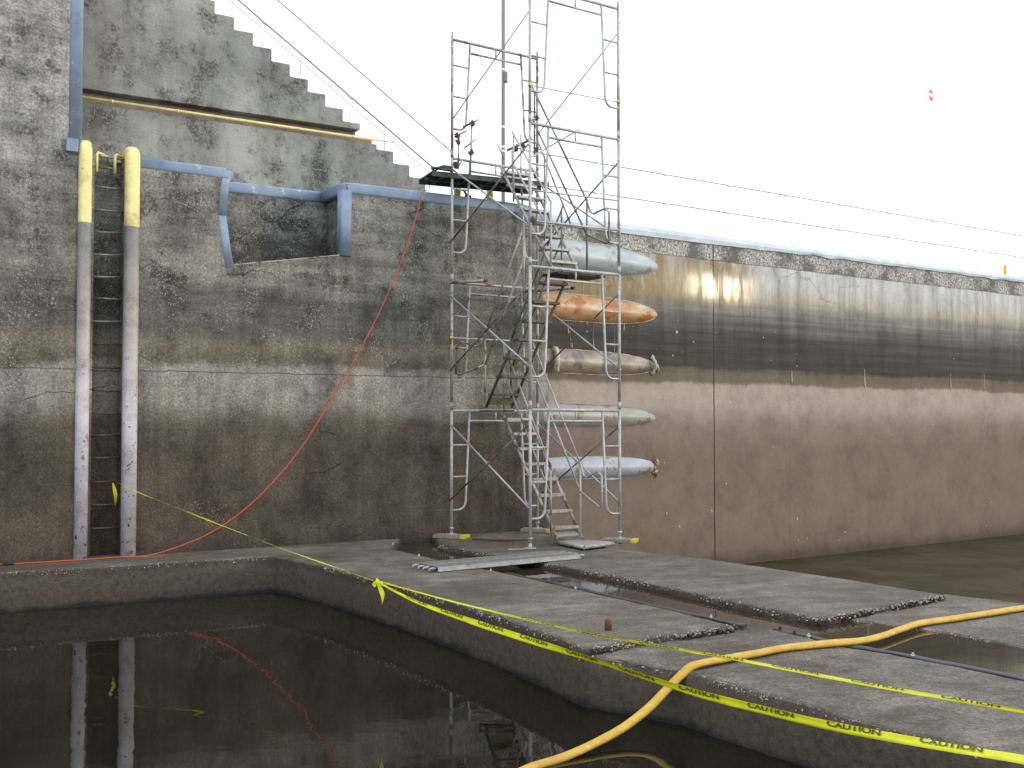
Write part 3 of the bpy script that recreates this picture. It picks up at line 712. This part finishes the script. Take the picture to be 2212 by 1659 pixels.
# shells and mussel crust on the edges
def chips(lines, n, s0, s1, mat, label, spread=.03, clump=.5, zoff=0):
    m = MB(); segs = [(p, q_, (q_ - p).length) for L_ in lines for p, q_ in zip(L_[:-1], L_[1:])]
    tot = sum(x[2] for x in segs); cnt = 0
    while cnt < n:
        r_ = random.uniform(0, tot)
        for p, q_, d in segs:
            if r_ <= d: break
            r_ -= d
        c = p.lerp(q_, r_ / d)
        if noise.noise(Vector((c.x * 2.2, c.y * 2.2, 5))) < random.uniform(-.5, .35) * clump * 2 - .1: cnt += .15; continue
        c = c + Vector((random.gauss(0, spread), random.gauss(0, spread), random.uniform(-.045, .004) + zoff)); s = random.uniform(s0, s1)
        Mx = Matrix.Translation(c) @ Matrix.Rotation(random.uniform(0, 6), 4, Vector((random.gauss(0,1), random.gauss(0,1), random.gauss(0,1))).normalized())
        vs = [Mx @ Vector((math.cos(k * 1.257) * s * random.uniform(.5, 1.2), math.sin(k * 1.257) * s * random.uniform(.5, 1.2), random.uniform(-.2, .2) * s)) for k in range(5)]
        vs += [Mx @ Vector((0, 0, s * .6)), Mx @ Vector((0, 0, -s * .4))]
        m.add(vs, [(k, (k+1) % 5, 5) for k in range(5)] + [((k+1) % 5, k, 6) for k in range(5)]); cnt += 1
    return tag(m.build('barnacles', mat), label, 'shells', kind='stuff')
chips([nearedge[1:], n3[:-1], [f0, f1]], 650, .003, .013, M['shell'], 'pale barnacle shells along the pool side slab edges', .012)
chips([chanF, n4[:-1]], 520, .004, .015, M['shell'], 'pale barnacle shells along the far side of the water channel', .015)
chips([endedge, [chanF[-1]] + farend], 650, .006, .016, M['shell'], 'pale barnacle shells on the stepped slab ends', .02)
chips([endedge, [chanF[-1]] + farend], 2200, .007, .019, M['mussel'], 'dark mussel crust on the stepped slab ends', .018, .1, -.02)
# rubber seals with bolts along the channel
def seal(line, r, lab):
    r *= .72
    pts = []
    for p, q_ in zip(line[:-1], line[1:]):
        k = max(2, int((q_ - p).length / .08))
        for j in range(k):
            c = p.lerp(q_, j / k); pts.append(c + Vector((noise.noise(c * 4) * .02 + .02, noise.noise(c * 4 + Vector((9,0,0))) * .02 + .035, noise.noise(c * 5) * .008 - .018)))
    m = MB(); m.tube(pts, [r * (1.5 + .6 * noise.noise(p * 6)) for p in pts], 12, .38, sq=.7, up=Vector((0,0,1)))
    loc = pts[0].copy(); shift(m, loc)
    tag(m.build('rubber_seal', M['seal'], loc=loc), lab, 'seal', 'rubber seals along the channel')
seal([onz(x, y, .0) for x, y in ((1090, 1237), (1192, 1258), (1355, 1295), (1480, 1322), (1590, 1346), (1625, 1350))], .035, 'dark rubber seal edging the channel in front of the scaffold planks')
seal([onz(x, y, Z2 + .01) for x, y in ((1672, 1357), (1755, 1375), (1825, 1392))], .035, 'dark rubber seal edging the channel left of where the hose crosses')
seal([onz(x, y, Z2 + .01) for x, y in ((1835, 1396), (1870, 1398), (1933, 1410), (2080, 1438), (2212, 1466), (2400, 1505))], .036, 'dark rubber seal edging the channel right of where the hose crosses')
bl = [(849, 1172, 0, 'small pale bolt at the channel end by the wall'), (905, 1196, 0, 'small pale bolt on the channel edge left of the planks'), (1060, 1228, 0, 'small pale bolt on the channel edge beneath the planks'), (1243, 1266, 0, 'pale bolt on the channel edge facing the sky reflection'), (1536, 1327, 0, 'pale bolt on the channel edge near the slab end'), (1685, 1353, Z2, 'dark nut first along the lower slab channel edge'), (1716, 1362, Z2, 'dark nut second along the lower slab channel edge'), (1747, 1368, Z2, 'pale bolt third along the lower slab channel edge'), (1972, 1410, Z2, 'bright square bolt on the channel edge right of the hose')]
for x, y, z, lab in bl:
    p = onz(x, y, z + .03); m = MB(); s = .012 if x < 1600 else .016
    m.tube([(0,0,-.04), (0,0,-.012)], s, 6); m.tube([(0,0,-.012), (0,0,.0)], s * .55, 8)
    o = m.build('anchor_bolt', M['galv'] if 'dark' not in lab else M['black'], loc=p); tag(o, lab, 'bolt', 'anchor bolts along the channel')
# rusty stub
p = onz(1314, 1361, 0); m = MB(); n = 20
m.tube([(0,0,-.01), (0,0,.04), (0,0,.079), (.001,0,.079)], [.031, .030, .027, .018], n); m.tube([(0,0,.05),(0,0,.081)], .02, 12)
tag(m.build('pipe_stub', M['ruststub'], loc=p), 'short rusty brown pipe stub standing on the near slab', 'pipe')

# ------------------------------------------------------------ scaffold
Ap = Vector((-.877, 15.46, 0)); Bp = Vector((.24, 14.1, 0)); Cp = Vector((1.507, 14.94, 0)); Dp = Ap + (Cp - Bp)
U = (Cp - Bp).normalized(); W = (Cp - Bp).length
LV = [-.02, 1.86, 3.73, 5.60, 7.45]
tow = empty('scaffold_tower', Bp, 'four storey galvanised tube scaffold tower with zigzag stairs', 'scaffold')
ua = math.atan2(U.y, U.x)
def arc(p0, p1, p2, n=6):
    return [p0.lerp(p1, k / n).lerp(p1.lerp(p2, k / n), k / n) for k in range(n + 1)]
def frame_mesh(H, base=False):
    m = MB(); r = .0215
    m.tube([(0,0,0), (0,0,H + .0)], r, 10); m.tube([(W,0,0), (W,0,H)], r, 10)
    m.tube([(0,0,H - .02), (W,0,H - .02)], r, 10)
    m.tube([(.30,0,H - .17), (W - .30,0,H - .17)], .017, 8)
    m.tube([(W/2,0,H - .17), (W/2,0,H - .02)], .013, 8)
    for sgn, x0 in ((1, 0), (-1, W)):
        V = lambda x, z: Vector((x0 + sgn * x, 0, z))
        pth = [V(.305, H - .02), V(.245, .66)] + arc(V(.24, .56), V(.232, .42), V(.10, .42)) + [V(0, .42)]
        m.tube(pth, .017, 8)
        for z in (.9, 1.36): m.tube([V(0, z), V(.252 + (z - .6) * .04, z)], .014, 8)
        m.tube([V(0, H - .005), V(0, H + .09)], .016, 8)
        for z in (.55, H - .22): m.tube([V(0, z) + Vector((0,-.04,0)), V(0, z) + Vector((0,.04,0))], .007, 6)
        m.tube([V(0, -.005), V(0, .1)], .0245, 10)
    return m
LVF = [-.02, 1.86, 3.77, 5.69, 7.56]; LVA = [-.02, 1.86, 3.73, 5.55, 7.31]
for i in range(4):
    for nm, base, LQ in (('BC', Bp, LVF), ('AD', Ap, LVA)):
        H = LQ[i+1] - LQ[i]
        o = frame_mesh(H).build('frame', M['galv'] if (i % 2 == 0 or nm == 'BC') else M['galv2'], tow)
        o.location = Vector((base.x, base.y, LQ[i])) - Bp; o.rotation_euler = (0, 0, ua)
def tpart(pts, r, name, mat, parent=tow, n=8, extra=None):
    m = MB(); m.tube(pts, r, n)
    if extra: extra(m)
    return part(m, name, mat, parent)
def P3(b, z): return Vector((b.x, b.y, z))
off1 = (Ap - Dp).normalized() * .016
for i in range(3):
    z = LV[i]
    for (p, q_), mats in (((Ap, Bp), ('brace', 'brace2')), ((Dp, Cp), ('brace', 'brace2'))):
        o_ = off1 if p is Ap else -off1
        hi = LV[i+1] - .22; lo = z + .56
        tpart([P3(p, hi) + o_, P3(q_, lo) + o_], .0135, 'cross_brace', M[mats[0]])
        tpart([P3(p, lo) + o_ * 1.9, P3(q_, hi) + o_ * 1.9], .012, 'cross_brace', M[mats[1]])
z = LV[3]
for p, q_ in ((Ap, Bp), (Dp, Cp)): tpart([P3(p, z + .5), P3(q_, LV[4] - .25)], .009, 'cross_brace', M['brace'])
tpart([P3(Ap, 2.90), P3(Dp, 2.90)], .012, 'guard_rail', M['galv'])
tpart([P3(Bp, 4.36) , P3(Cp, 4.38)], .017, 'guard_rail', M['galv'])
tpart([P3(Bp, 4.77), P3(Cp, 4.80)], .012, 'guard_rail', M['galv'])
tpart([P3(Bp, 6.18), P3(Cp, 6.20)], .008, 'guard_rail', M['galv'])
tpart([P3(Bp, 5.16), at(1240, 325, 14.6), P3(Cp, 5.52)][:1] + [P3(Bp, 5.2), at(1250, 280, 14.7)], .012, 'guard_rail', M['brace'])
for p, z in ((Ap, 2.90), (Dp, 2.90), (Bp, 6.18), (Cp, 6.20)):
    tpart([P3(p, z - .02) - Vector((.0,.03,0)), P3(p, z + .02) - Vector((0,.03,0))], .026, 'rail_lock', M['yellow'])
# bases
for p in (Ap, Bp, Cp, Dp):
    m = MB(); m.tube([P3(p, .03), P3(p, .16)], .017, 8); m.tube([P3(p, .13), P3(p, .155)], .034, 8)
    m.box((p.x - .075, p.y - .075, .052 if p is not Bp else .012), (p.x + .075, p.y + .075, .060 if p is not Bp else .02)); part(m, 'base_jack', M['galv'], tow)
# outrigger tubes with red caps
def outr(a_, b_, capm):
    tpart([a_, b_], .022, 'outrigger_tube', M['galv2'])
    d = (b_ - a_).normalized(); tpart([b_ - d * .045, b_ + d * .005], .0245, 'end_cap', capm)
outr(at(972, 611, 15.4), at(1052, 606, 14.9), M['redcap']); outr(at(1130, 630, 15.9), at(1240, 622, 15.3), M['black'])
# clamps
for x, y, Y in ((1158, 255, 15.9), (1158, 322, 15.9), (1158, 380, 15.9), (988, 293, 15.4), (989, 306, 15.4), (985, 357, 15.4), (1021, 267, 15.5), (1018, 330, 15.5), (1130, 315, 15.4), (1115, 320, 15.7), (1150, 476, 14.1)):
    c = at(x, y, Y); m = MB(); s = .036
    m.box((-s, -s, -s*.8), (s, s, s*.8), Matrix.Translation(c) @ Matrix.Rotation(x * .7, 4, 'Y'), .012); m.tube([c + Vector((-.05,0,.02)), c + Vector((.06,0,-.01))], .008, 6); m.tube([c + Vector((.02,-.03,-.04)), c + Vector((.0,-.04,.05))], .009, 6)
    part(m, 'coupler', M['clamp'], tow, .006)
# guard posts on the top deck
def gp(x0, y0, x1, y1, Y, r=.013, mat='galv2'): tpart([at(x0, y0, Y), at(x1, y1, Y)], r, 'guard_post', M[mat])
gp(1019, 268, 1016, 378, 15.5, .014); gp(991, 300, 990, 365, 15.5, .013); gp(1106, 325, 1108, 400, 15.6, .013); gp(1125, 290, 1126, 420, 15.9, .012, 'brace')
gp(1000, 275, 1034, 258, 15.5, .016); gp(1003, 320, 1028, 300, 15.5, .012); gp(985, 365, 1000, 345, 15.4, .012); gp(1095, 325, 1150, 300, 15.5, .02, 'brace2'); gp(982, 296, 1008, 282, 15.4, .014)
gp(1090, 345, 1075, 312, 15.7, .012); gp(1176, 336, 1176, 520, 14.9, .012, 'brace2')
gp(1160, 300, 1235, 490, 15.6, .013, 'galv2')
# stairs
def stair(bl_, tl_, w, ys, strmat, trmat, kick, name='stair_flight', landing=None):
    d = tl_ - bl_; Uw = U * w
    m = MB()
    for o_ in (Vector((0,0,0)), Uw): m.tube([bl_ + o_, tl_ + o_], .024, 8, .8)
    sf = part(m, name, strmat, tow)
    zA, zB = bl_.z, tl_.z
    for k in range(ys):
        f_ = (k + .75) / (ys + .25); c = bl_ + d * f_
        dh = Vector((d.x, d.y, 0)).normalized(); mm = MB(); tw = .075
        vs = []
        for zz in (-.030, .008):
            for e_, g_ in ((0, -1), (1, -1), (1, 1), (0, 1)): vs.append(c + Uw * e_ + dh * tw * g_ + Vector((0,0,zz)))
        mm.add(vs, [(0,3,2,1),(4,5,6,7),(0,1,5,4),(1,2,6,5),(2,3,7,6),(3,0,4,7)])
        part(mm, 'tread', trmat, sf, .004)
    # kick plate under the lowest tread
    c0 = bl_ + d * .02; c1 = bl_ + d * (.75 / (ys + .25)) - Vector((0,0,.05))
    mm = MB(); mm.add([c0, c0 + Uw, c1 + Uw, c1, c0 + Vector((0,.01,0)), c0 + Uw + Vector((0,.01,0)), c1 + Uw + Vector((0,.01,0)), c1 + Vector((0,.01,0))], [(0,1,2,3),(4,7,6,5),(0,4,5,1),(1,5,6,2),(2,6,7,3),(3,7,4,0)])
    part(mm, 'kick_plate', kick, sf)
    return sf, d, Uw
def handrail(sf, a_, b_, h1, h2, mat, loop=None, r=.014):
    """two sloping rails from foot a_ to head b_, raised h1 and h2, end post at a_"""
    up = Vector((0,0,1)); d = (b_ - a_)
    m = MB()
    m.tube([a_ + up * h1, b_ + up * h1], r, 8); m.tube([a_ + up * h2, b_ + up * h2], r, 8)
    m.tube([a_, a_ + up * (h1 + .02)], r, 8)
    m.tube([b_ - d * .04, b_ - d * .04 + up * h1], r, 8)
    if loop is not None:
        L = loop; p = a_ + up * h1
        q1 = p + d * (-.02); m.tube([p, p + L * .15 - up * .16, p + L * .3 - up * .19, p + L * .8 - up * .12, p + L - up * .17, p + L - up * .58, p + L * .9 - up * .6, a_ + up * (h2 - .0)], r, 8)
    part(m, 'handrail', mat, sf)
b1 = at(1204, 1166, 14.55); t1 = at(1083, 888, 15.6)
sf, d, Uw = stair(b1, t1, .42, 8, M['galv2'], M['treadgrey'], M['kickgrey'])
ft = b1 + Uw + U * .03; 
handrail(sf, at(1254, 1160, 14.6), at(1143, 870, 15.5), 1.0, .62, M['galv'], at(1300, 1100, 14.2) - at(1254, 1100, 14.6))
handrail(sf, at(1190, 1168, 14.5), at(1085, 885, 15.6), 1.0, .6, M['galv2'])
m = MB()   # landing frame lying on the slab
q0, q1_, q2_, q3 = at(1204, 1166, 14.55), at(1245, 1166, 14.75), at(1325, 1176, 14.35), at(1262, 1184, 13.95)
for s_, e_ in ((q0, q3), (q1_, q2_), (q3, q2_)): m.tube([Vector((s_.x, s_.y, .045)), Vector((e_.x, e_.y, .045))], .026, 8)
m.add([(p.x, p.y, zz) for zz in (.04, .058) for p in (q0, q1_, q2_, q3)], [(0,3,2,1),(4,5,6,7),(0,1,5,4),(1,2,6,5),(2,3,7,6),(3,0,4,7)])
part(m, 'foot_plate', M['treadgrey'], sf)
b2 = at(1050, 880, 15.3); t2 = at(1172, 588, 14.6)
sf, d, Uw = stair(b2, t2, .44, 7, M['greensteel'], M['treadsteel'], M['kick'])
handrail(sf, at(1048, 872, 15.0), at(1135, 640, 14.3), 1.0, .55, M['galv2'], at(985, 800, 15.3) - at(1048, 800, 15.0))
handrail(sf, at(1104, 880, 15.5), at(1218, 590, 14.9), .98, .55, M['brace2'])
m = MB(); Mx = Matrix.Translation(at(1072, 886, 15.3)); m.box((-.24, -.12, -.02), (.26, .14, .0), Mx); part(m, 'foot_plate', M['black'], sf)
b3 = at(1196, 585, 14.6); t3 = at(1080, 358, 15.6)
sf, d, Uw = stair(b3, t3, .44, 8, M['galv2'], M['treadgrey'], M['kickgrey'])
handrail(sf, at(1268, 585, 14.7), at(1150, 330, 15.6), .98, .5, M['brace2'], at(1316, 520, 14.4) - at(1268, 520, 14.7))
handrail(sf, at(1190, 590, 14.5), at(1106, 430, 15.2), .98, .55, M['galv'])
m = MB(); Mx = Matrix.Translation(at(1215, 592, 14.7)) @ Matrix.Rotation(ua, 4, 'Z'); m.box((-.22, -.2, -.03), (.6, .2, .0), Mx); part(m, 'foot_plate', M['black'], sf)

# top deck planks (green) - from the tower to the quay
g0_ = at(934, 366, 15.30); g1_ = at(1186, 396, 16.05)
gd = (g1_ - g0_); gd.z = 0; gl = gd.length; ga = math.atan2(gd.y, gd.x); zD = (g0_.z + g1_.z) / 2
for k, lab in enumerate(('dark green scaffold deck plank over the bollards, nearest the camera', 'dark green scaffold deck plank behind the front one, over the wall')):
    m = MB(); w_ = .30; y0 = k * (w_ + .012)
    m.box((0, y0, -.02), (gl, y0 + w_, .0)); m.box((0, y0, -.075), (gl, y0 + .022, -.021)); m.box((0, y0 + w_ - .022, -.075), (gl, y0 + w_, -.021))
    for j in range(5): m.box((gl * (j + .5) / 5, y0 + .023, -.06), (gl * (j + .5) / 5 + .04, y0 + w_ - .023, -.022))
    o = m.build('deck_plank', M['deckgreen'], loc=(g0_.x, g0_.y, zD), rotz=ga); tag(o, lab, 'plank', 'green deck planks')
m = MB()
for k in range(9): m.tube([Vector((0, 0, .012 * k % .05)) + Vector((-.02 + .05 * j + random.uniform(-.01,.01), .02 * k + .01 * random.random(), .02 * math.sin(j + k))) for j in range(7)], .012, 6)
tag(m.build('rope_bundle', M['deckgreen'], loc=(g0_.x + .0, g0_.y + .02, zD + .03)), 'dark green rope bundle on the left end of the green deck', 'rope')

# mud sills
def board(p, dx, dy, dz_, ang, lab, yend=True):
    e = empty('mud_sill', (p.x, p.y, 0), lab, 'board', 'boards under the scaffold legs', rz=ang)
    m = MB(); m.box((-dx, -dy, .004), (dx * .72, dy, dz_)); m.build('board', M['wood'], e, bevel=.004)
    m = MB(); m.box((dx * .72, -dy, .004), (dx, dy, dz_)); m.build('painted_end', M['yellow'] if yend else M['wood'], e, bevel=.004)
board(Ap, .24, .13, .05, R(-18), 'wooden board with yellow end under the leftmost scaffold leg')
board(Cp, .24, .13, .05, R(-18), 'wooden board with yellow end under the rightmost scaffold leg')
board(Dp, .24, .13, .05, R(-18), 'wooden board with yellow end under the back scaffold leg by the wall')
m = MB(); m.box((-.3, -.05, .003), (.05, .06, .012)); tag(m.build('steel_plate', M['galv2'], loc=(Bp.x, Bp.y, 0), rotz=R(8)), 'thin grey steel plate under the front scaffold leg', 'plate')
# stacked aluminium planks across the channel
pl0 = onz(925, 1222, .05); pl1 = onz(1205, 1197, .05); dd = pl1 - pl0; Lk = 2.02; ak = math.atan2(dd.y, dd.x)
for k, lab in enumerate(('weathered aluminium scaffold plank bridging the channel, back of the pair', 'weathered aluminium scaffold plank bridging the channel, front of the pair')):
    e = empty('scaffold_plank', (pl0.x, pl0.y, .0), lab, 'plank', 'aluminium planks on the slab', rz=ak)
    y0 = .02 - k * .245
    m = MB(); m.box((.0, y0 + .01, .050), (Lk, y0 + .23, .056))
    for j in range(7): m.box((.0, y0 + .022 + j * .03, .0565), (Lk, y0 + .034 + j * .03, .0605))
    m.build('plank_top', M['alu'], e)
    m = MB()
    for yy in (y0, y0 + .222): m.box((0, yy, .01), (Lk, yy + .009, .059)); m.box((0, yy - (.012 if yy == y0 else -.0), .008), (Lk, yy + .018, .02))
    m.build('side_rail', M['galv'], e)
    for yy in (y0 + .05, y0 + .18):
        for sx, s_ in ((0, -1), (Lk, 1)):
            m = MB(); m.tube([(sx, yy, .034), (sx + s_ * .05, yy, .042), (sx + s_ * .085, yy, .035), (sx + s_ * .09, yy, .012)], .014, 8); m.build('hook', M['galv'], e)
m = MB(); c = onz(1175, 1162, .03)
for k in range(1): m.tube([onz(1020, 1164, .03), onz(1085, 1167, .02), onz(1140, 1166, .03)], [.02, .028, .02], 8, .5)
loc = onz(1085, 1167, .02); shift(m, loc); tag(m.build('steel_bar', M['ruststub'], loc=loc), 'dark steel bar lying at the wall foot behind the scaffold', 'bar')

# ------------------------------------------------------------ hose
hp = []
for x, y, z in ((1080, 1690, -.44), (1145, 1659, -.425), (1230, 1631, -.41), (1330, 1582, -.36), (1395, 1535, -.28), (1440, 1490, -.17), (1474, 1456, -.07)):
    hp.append(onz(x, y, z))
for x, y in ((1500, 1437), (1560, 1424), (1630, 1412), (1700, 1399), (1800, 1389), (1860, 1384), (1905, 1374), (1950, 1358), (1990, 1346), (2060, 1336), (2140, 1324), (2212, 1313), (2320, 1300), (2500, 1282)):
    hp.append(onz(x, y, Z2 + .03))
def catmull(P_, n=6):
    out = []
    for i in range(len(P_) - 1):
        p0 = P_[max(0, i-1)]; p1 = P_[i]; p2 = P_[i+1]; p3 = P_[min(len(P_)-1, i+2)]
        for k in range(n):
            t_ = k / n
            out.append(.5 * ((2*p1) + (p2 - p0) * t_ + (2*p0 - 5*p1 + 4*p2 - p3) * t_**2 + (3*p1 - p0 - 3*p2 + p3) * t_**3))
    out.append(P_[-1]); return out
hc = catmull(hp, 8)
m = MB(); m.tube(hc, [.037 * (1 + .05 * noise.noise(p * 5)) for p in hc], 14, .55, up=Vector((-.25, -.45, .85)).normalized())
loc = hc[50].copy(); shift(m, loc)
tag(m.build('water_hose', M['hose'], loc=loc), 'thick yellow flat hose running from the pool over the slabs', 'hose')

# ------------------------------------------------------------ orange cord
CPn = sub(LP, -.09)
cp_ = [LP.w(TZ(925, 384)[0], .25, HT + .03), LP.w(TZ(921, 388)[0], -.03, HT + .03)] + [CPn.pt(x, y) for x, y in ((912, 420), (900, 465), (870, 555), (830, 652), (780, 752), (720, 855), (650, 968), (570, 1062), (500, 1122))]
cp_ += [sub(LP, -.14).pt(430, 1163)] + [onz(x, y, .014) for x, y in ((330, 1198), (250, 1204), (150, 1211), (60, 1216), (30, 1218))]
cc = catmull(cp_, 6)
e = empty('extension_cord', cp_[2], 'orange electric cord hanging from the wall top to the ledge', 'cord')
m = MB(); m.tube(cc, .0085, 8); part(m, 'cable', M['cord'], e)
m = MB(); m.tube([onz(30, 1218, .016), onz(20, 1218, .018), onz(8, 1219, .016)], [.024, .026, .018], 10); part(m, 'plug', M['black'], e)
m = MB(); m.tube([onz(9, 1219, .014), onz(-60, 1222, .014), onz(-300, 1236, .014)], .0085, 8); part(m, 'cable_tail', M['cord'], e)

# ------------------------------------------------------------ caution tape
def text_mesh(body):
    cu = bpy.data.curves.new('tmp', 'FONT'); cu.body = body; cu.size = 1; cu.offset = .035
    ob = bpy.data.objects.new('tmp', cu); COL.objects.link(ob)
    dg = bpy.context.evaluated_depsgraph_get(); dg.update()
    me = bpy.data.meshes.new_from_object(ob.evaluated_get(dg))
    vs = [v.co.copy() for v in me.vertices]; fs = [tuple(p.vertices) for p in me.polygons]
    bpy.data.objects.remove(ob); bpy.data.curves.remove(cu); bpy.data.meshes.remove(me)
    x0 = min(v.x for v in vs); x1 = max(v.x for v in vs); y1_ = max(v.y for v in vs); y0_ = min(v.y for v in vs)
    return [Vector(((v.x - x0) / (x1 - x0), (v.y - y0_) / (y1_ - y0_), 0)) for v in vs], fs
TV, TF = text_mesh('CAUTION')
def tape(ctrl, width, rollf, name_lab, period, start, tl=.30, group=None, inkscale=1.0, fold=0.0):
    c = catmull(ctrl, 40); S_ = [0]
    for p, q_ in zip(c[:-1], c[1:]): S_.append(S_[-1] + (q_ - p).length)
    tot = S_[-1]
    def fr(s):
        s = max(0, min(tot - 1e-4, s)); lo, hi = 0, len(S_) - 1
        while hi - lo > 1:
            mi = (lo + hi) // 2
            if S_[mi] <= s: lo = mi
            else: hi = mi
        k = (s - S_[lo]) / max(1e-9, S_[hi] - S_[lo]); p = c[lo].lerp(c[hi], k); T = (c[hi] - c[lo]).normalized()
        side = T.cross(Vector((0,0,1))).normalized(); upv = side.cross(T).normalized()
        if side.y > 0: pass
        a_ = rollf(s / tot); cam = -side if side.y > 0 else side
        wv = upv * math.cos(a_) - cam * math.sin(a_) * 1.0
        wv = (upv * math.cos(a_) + (-cam) * math.sin(a_))
        nv = T.cross(wv); nv = nv if nv.dot(Vector((0,0,CZ)) - p) > 0 else -nv
        return p, wv, nv
    L = c[len(c)//2].copy(); L = Vector((round(L.x, 2), round(L.y, 2), round(L.z, 2)))
    e = empty('caution_tape', L, name_lab, 'tape', group)
    m = MB(); n = int(tot / .03); K = 5; vs = []
    for i in range(n + 1):
        s = tot * i / n; p, wv, nv = fr(s); wd = width(s / tot)
        for k in range(K):
            q_ = k / (K - 1) - .5; cr = (.009 if k == 1 else (-.006 if k == 2 else 0)) * min(1, wd / .05) + .004 * noise.noise(p * 9 + Vector((k, 0, 0)))
            vs.append(p + wv * wd * q_ + nv * cr)
    m.add(vs, [(i*K+k, i*K+k+1, (i+1)*K+k+1, (i+1)*K+k) for i in range(n) for k in range(K-1)], True)
    part(m, 'ribbon', M['tape'], e)
    if period:
        m = MB(); s = start
        while s + tl < tot:
            vv = []
            for v in TV:
                p, wv, nv = fr(s + v.x * tl); wd = width((s + v.x * tl) / tot)
                vv.append(p + wv * wd * min(.485, -.06 + v.y * .66 + .03 * math.sin((s + v.x) * 9)) + nv * .006)
            m.add(vv, TF); part(m, 'lettering', M['ink'], e); m = MB(); s += period
        pass
    return e
knot = at(815, 1257, 8.8)
def Yt(x): return .4025 * 30756 / (x + 589)
low = [knot] + [at(x, y, Yt(x)) for x, y in ((900, 1300), (1000, 1336), (1150, 1385), (1290, 1428), (1480, 1490), (1650, 1534), (1800, 1569), (2000, 1606), (2212, 1641), (2500, 1690))]
tape(low, lambda q_: .013 + .030 * min(1, q_ * 4), lambda q_: .1 + .55 * math.sin(q_ * 9) + .2 * math.sin(q_ * 23), 'lower wide strand of yellow CAUTION tape in front of the slabs', .50, .46, .30, 'caution tapes across the sill')
upr = [knot + Vector((.01, 0, .005))] + [at(x, y, Y) for x, y, Y in ((1000, 1305, 8.1), (1260, 1366, 7.35), (1440, 1398, 6.95), (1610, 1428, 6.5), (1850, 1474, 6.0), (2212, 1537, 5.4), (2500, 1585, 5.0))]
tape(upr, lambda q_: .010 + .014 * q_ , lambda q_: .2 + .5 * math.sin(q_ * 11), 'upper thin strand of yellow CAUTION tape crossing over the slabs', .50, 1.6, .30, 'caution tapes across the sill')
st_ = [LP.w(t_slotR - .03, .15, TZ(252, 1042)[1])] + [LP.w(TZ(262, 1047)[0], -.02, TZ(262, 1047)[1])] + [at(x, y, Y) for x, y, Y in ((290, 1060, 12.9), (420, 1112, 11.9), (590, 1178, 10.5), (700, 1217, 9.6))] + [knot]
e = tape(st_, lambda q_: .006 + .007 * abs(math.sin(q_ * 13)), lambda q_: q_ * 9, 'thin twisted caution tape from the ladder rung to the knot', 0, 0, group='caution tapes across the sill')
m = MB()
for k in range(9):
    c = knot + Vector((random.uniform(-.03, .03), random.uniform(-.01, .01), random.uniform(-.015, .015))); s = random.uniform(.008, .017)
    m.box((-s*1.6, -s*.3, -s*.7), (s*1.6, s*.3, s*.7), Matrix.Translation(c) @ Matrix.Rotation(random.uniform(-1, 1), 4, 'Y') @ Matrix.Rotation(random.uniform(-1, 1), 4, 'Z'), .006)
part(m, 'knot', M['tape'], e, .003)
def tail(p, L_, w_, par):
    m = MB(); n = 12; vs = []
    for i in range(n + 1):
        q_ = i / n; a_ = q_ * 1.5; c = p + Vector((.02 * math.sin(q_ * 3) + .03 * q_, 0, -L_ * q_)); ww = w_ * math.sin(math.pi * min(.97, q_ * .8 + .12))
        vs += [c - Vector((math.cos(a_), math.sin(a_), 0)) * ww, c + Vector((math.cos(a_), math.sin(a_), 0)) * ww]
    m.add(vs, [(2*i, 2*i+1, 2*i+3, 2*i+2) for i in range(n)], True); part(m, 'tail', M['tape'], par)
tail(knot + Vector((.01, -.03, -.01)), .17, .022, e)
pt_ = LP.w(t_slotR - .09, .12, TZ(246, 1044)[1]); tail(pt_, .29, .024, e)

# ------------------------------------------------------------ opposite side of the lock (behind the camera)
OP = Plane(tuple((RP.o - RP.ey * 27)[:2]), RP.ang)
m = MB(); m.box((-60, -3, -1.6), (75, 0, HT)); o = m.build('opposite_wall', M['rwall'], loc=OP.o, rotz=OP.ang); tag(o, 'opposite chamber wall of the lock behind the viewer', 'wall')

# ------------------------------------------------------------ world, sun, camera
w = bpy.data.worlds.new('World'); S.world = w; w.use_nodes = True
nt = w.node_tree; bg = nt.nodes['Background']
sky = nt.nodes.new('ShaderNodeTexSky'); sky.sky_type = 'NISHITA'; sky.sun_disc = False
sd = Vector((.977, -.213, .135)).normalized()
el = math.asin(sd.z); az = math.atan2(sd.x, sd.y)
sky.sun_elevation = el; sky.sun_rotation = az
mx = nt.nodes.new('ShaderNodeMix'); mx.data_type = 'RGBA'; mx.inputs[0].default_value = .9
nt.links.new(sky.outputs[0], mx.inputs[6]); mx.inputs[7].default_value = (9.6, 10.1, 10.4, 1)
nt.links.new(mx.outputs[2], bg.inputs[0]); bg.inputs[1].default_value = .12
ld = bpy.data.lights.new('sun', 'SUN'); ld.energy = 1.0; ld.angle = R(10); ld.color = (1, .80, .52)
lo = bpy.data.objects.new('sun', ld); COL.objects.link(lo); lo.rotation_euler = (-sd).to_track_quat('-Z', 'Y').to_euler()
cd = bpy.data.cameras.new('camera'); cam = bpy.data.objects.new('camera', cd); COL.objects.link(cam)
cd.sensor_width = 36; cd.lens = 36 * F / 2212; cd.clip_end = 1000; cd.clip_start = .05
cam.location = (0, 0, CZ); cam.rotation_euler = (R(90) + PITCH, 0, 0)
S.camera = cam
S.view_settings.view_transform = 'Standard'; S.view_settings.look = 'None'; S.view_settings.exposure = .45; S.view_settings.gamma = 1
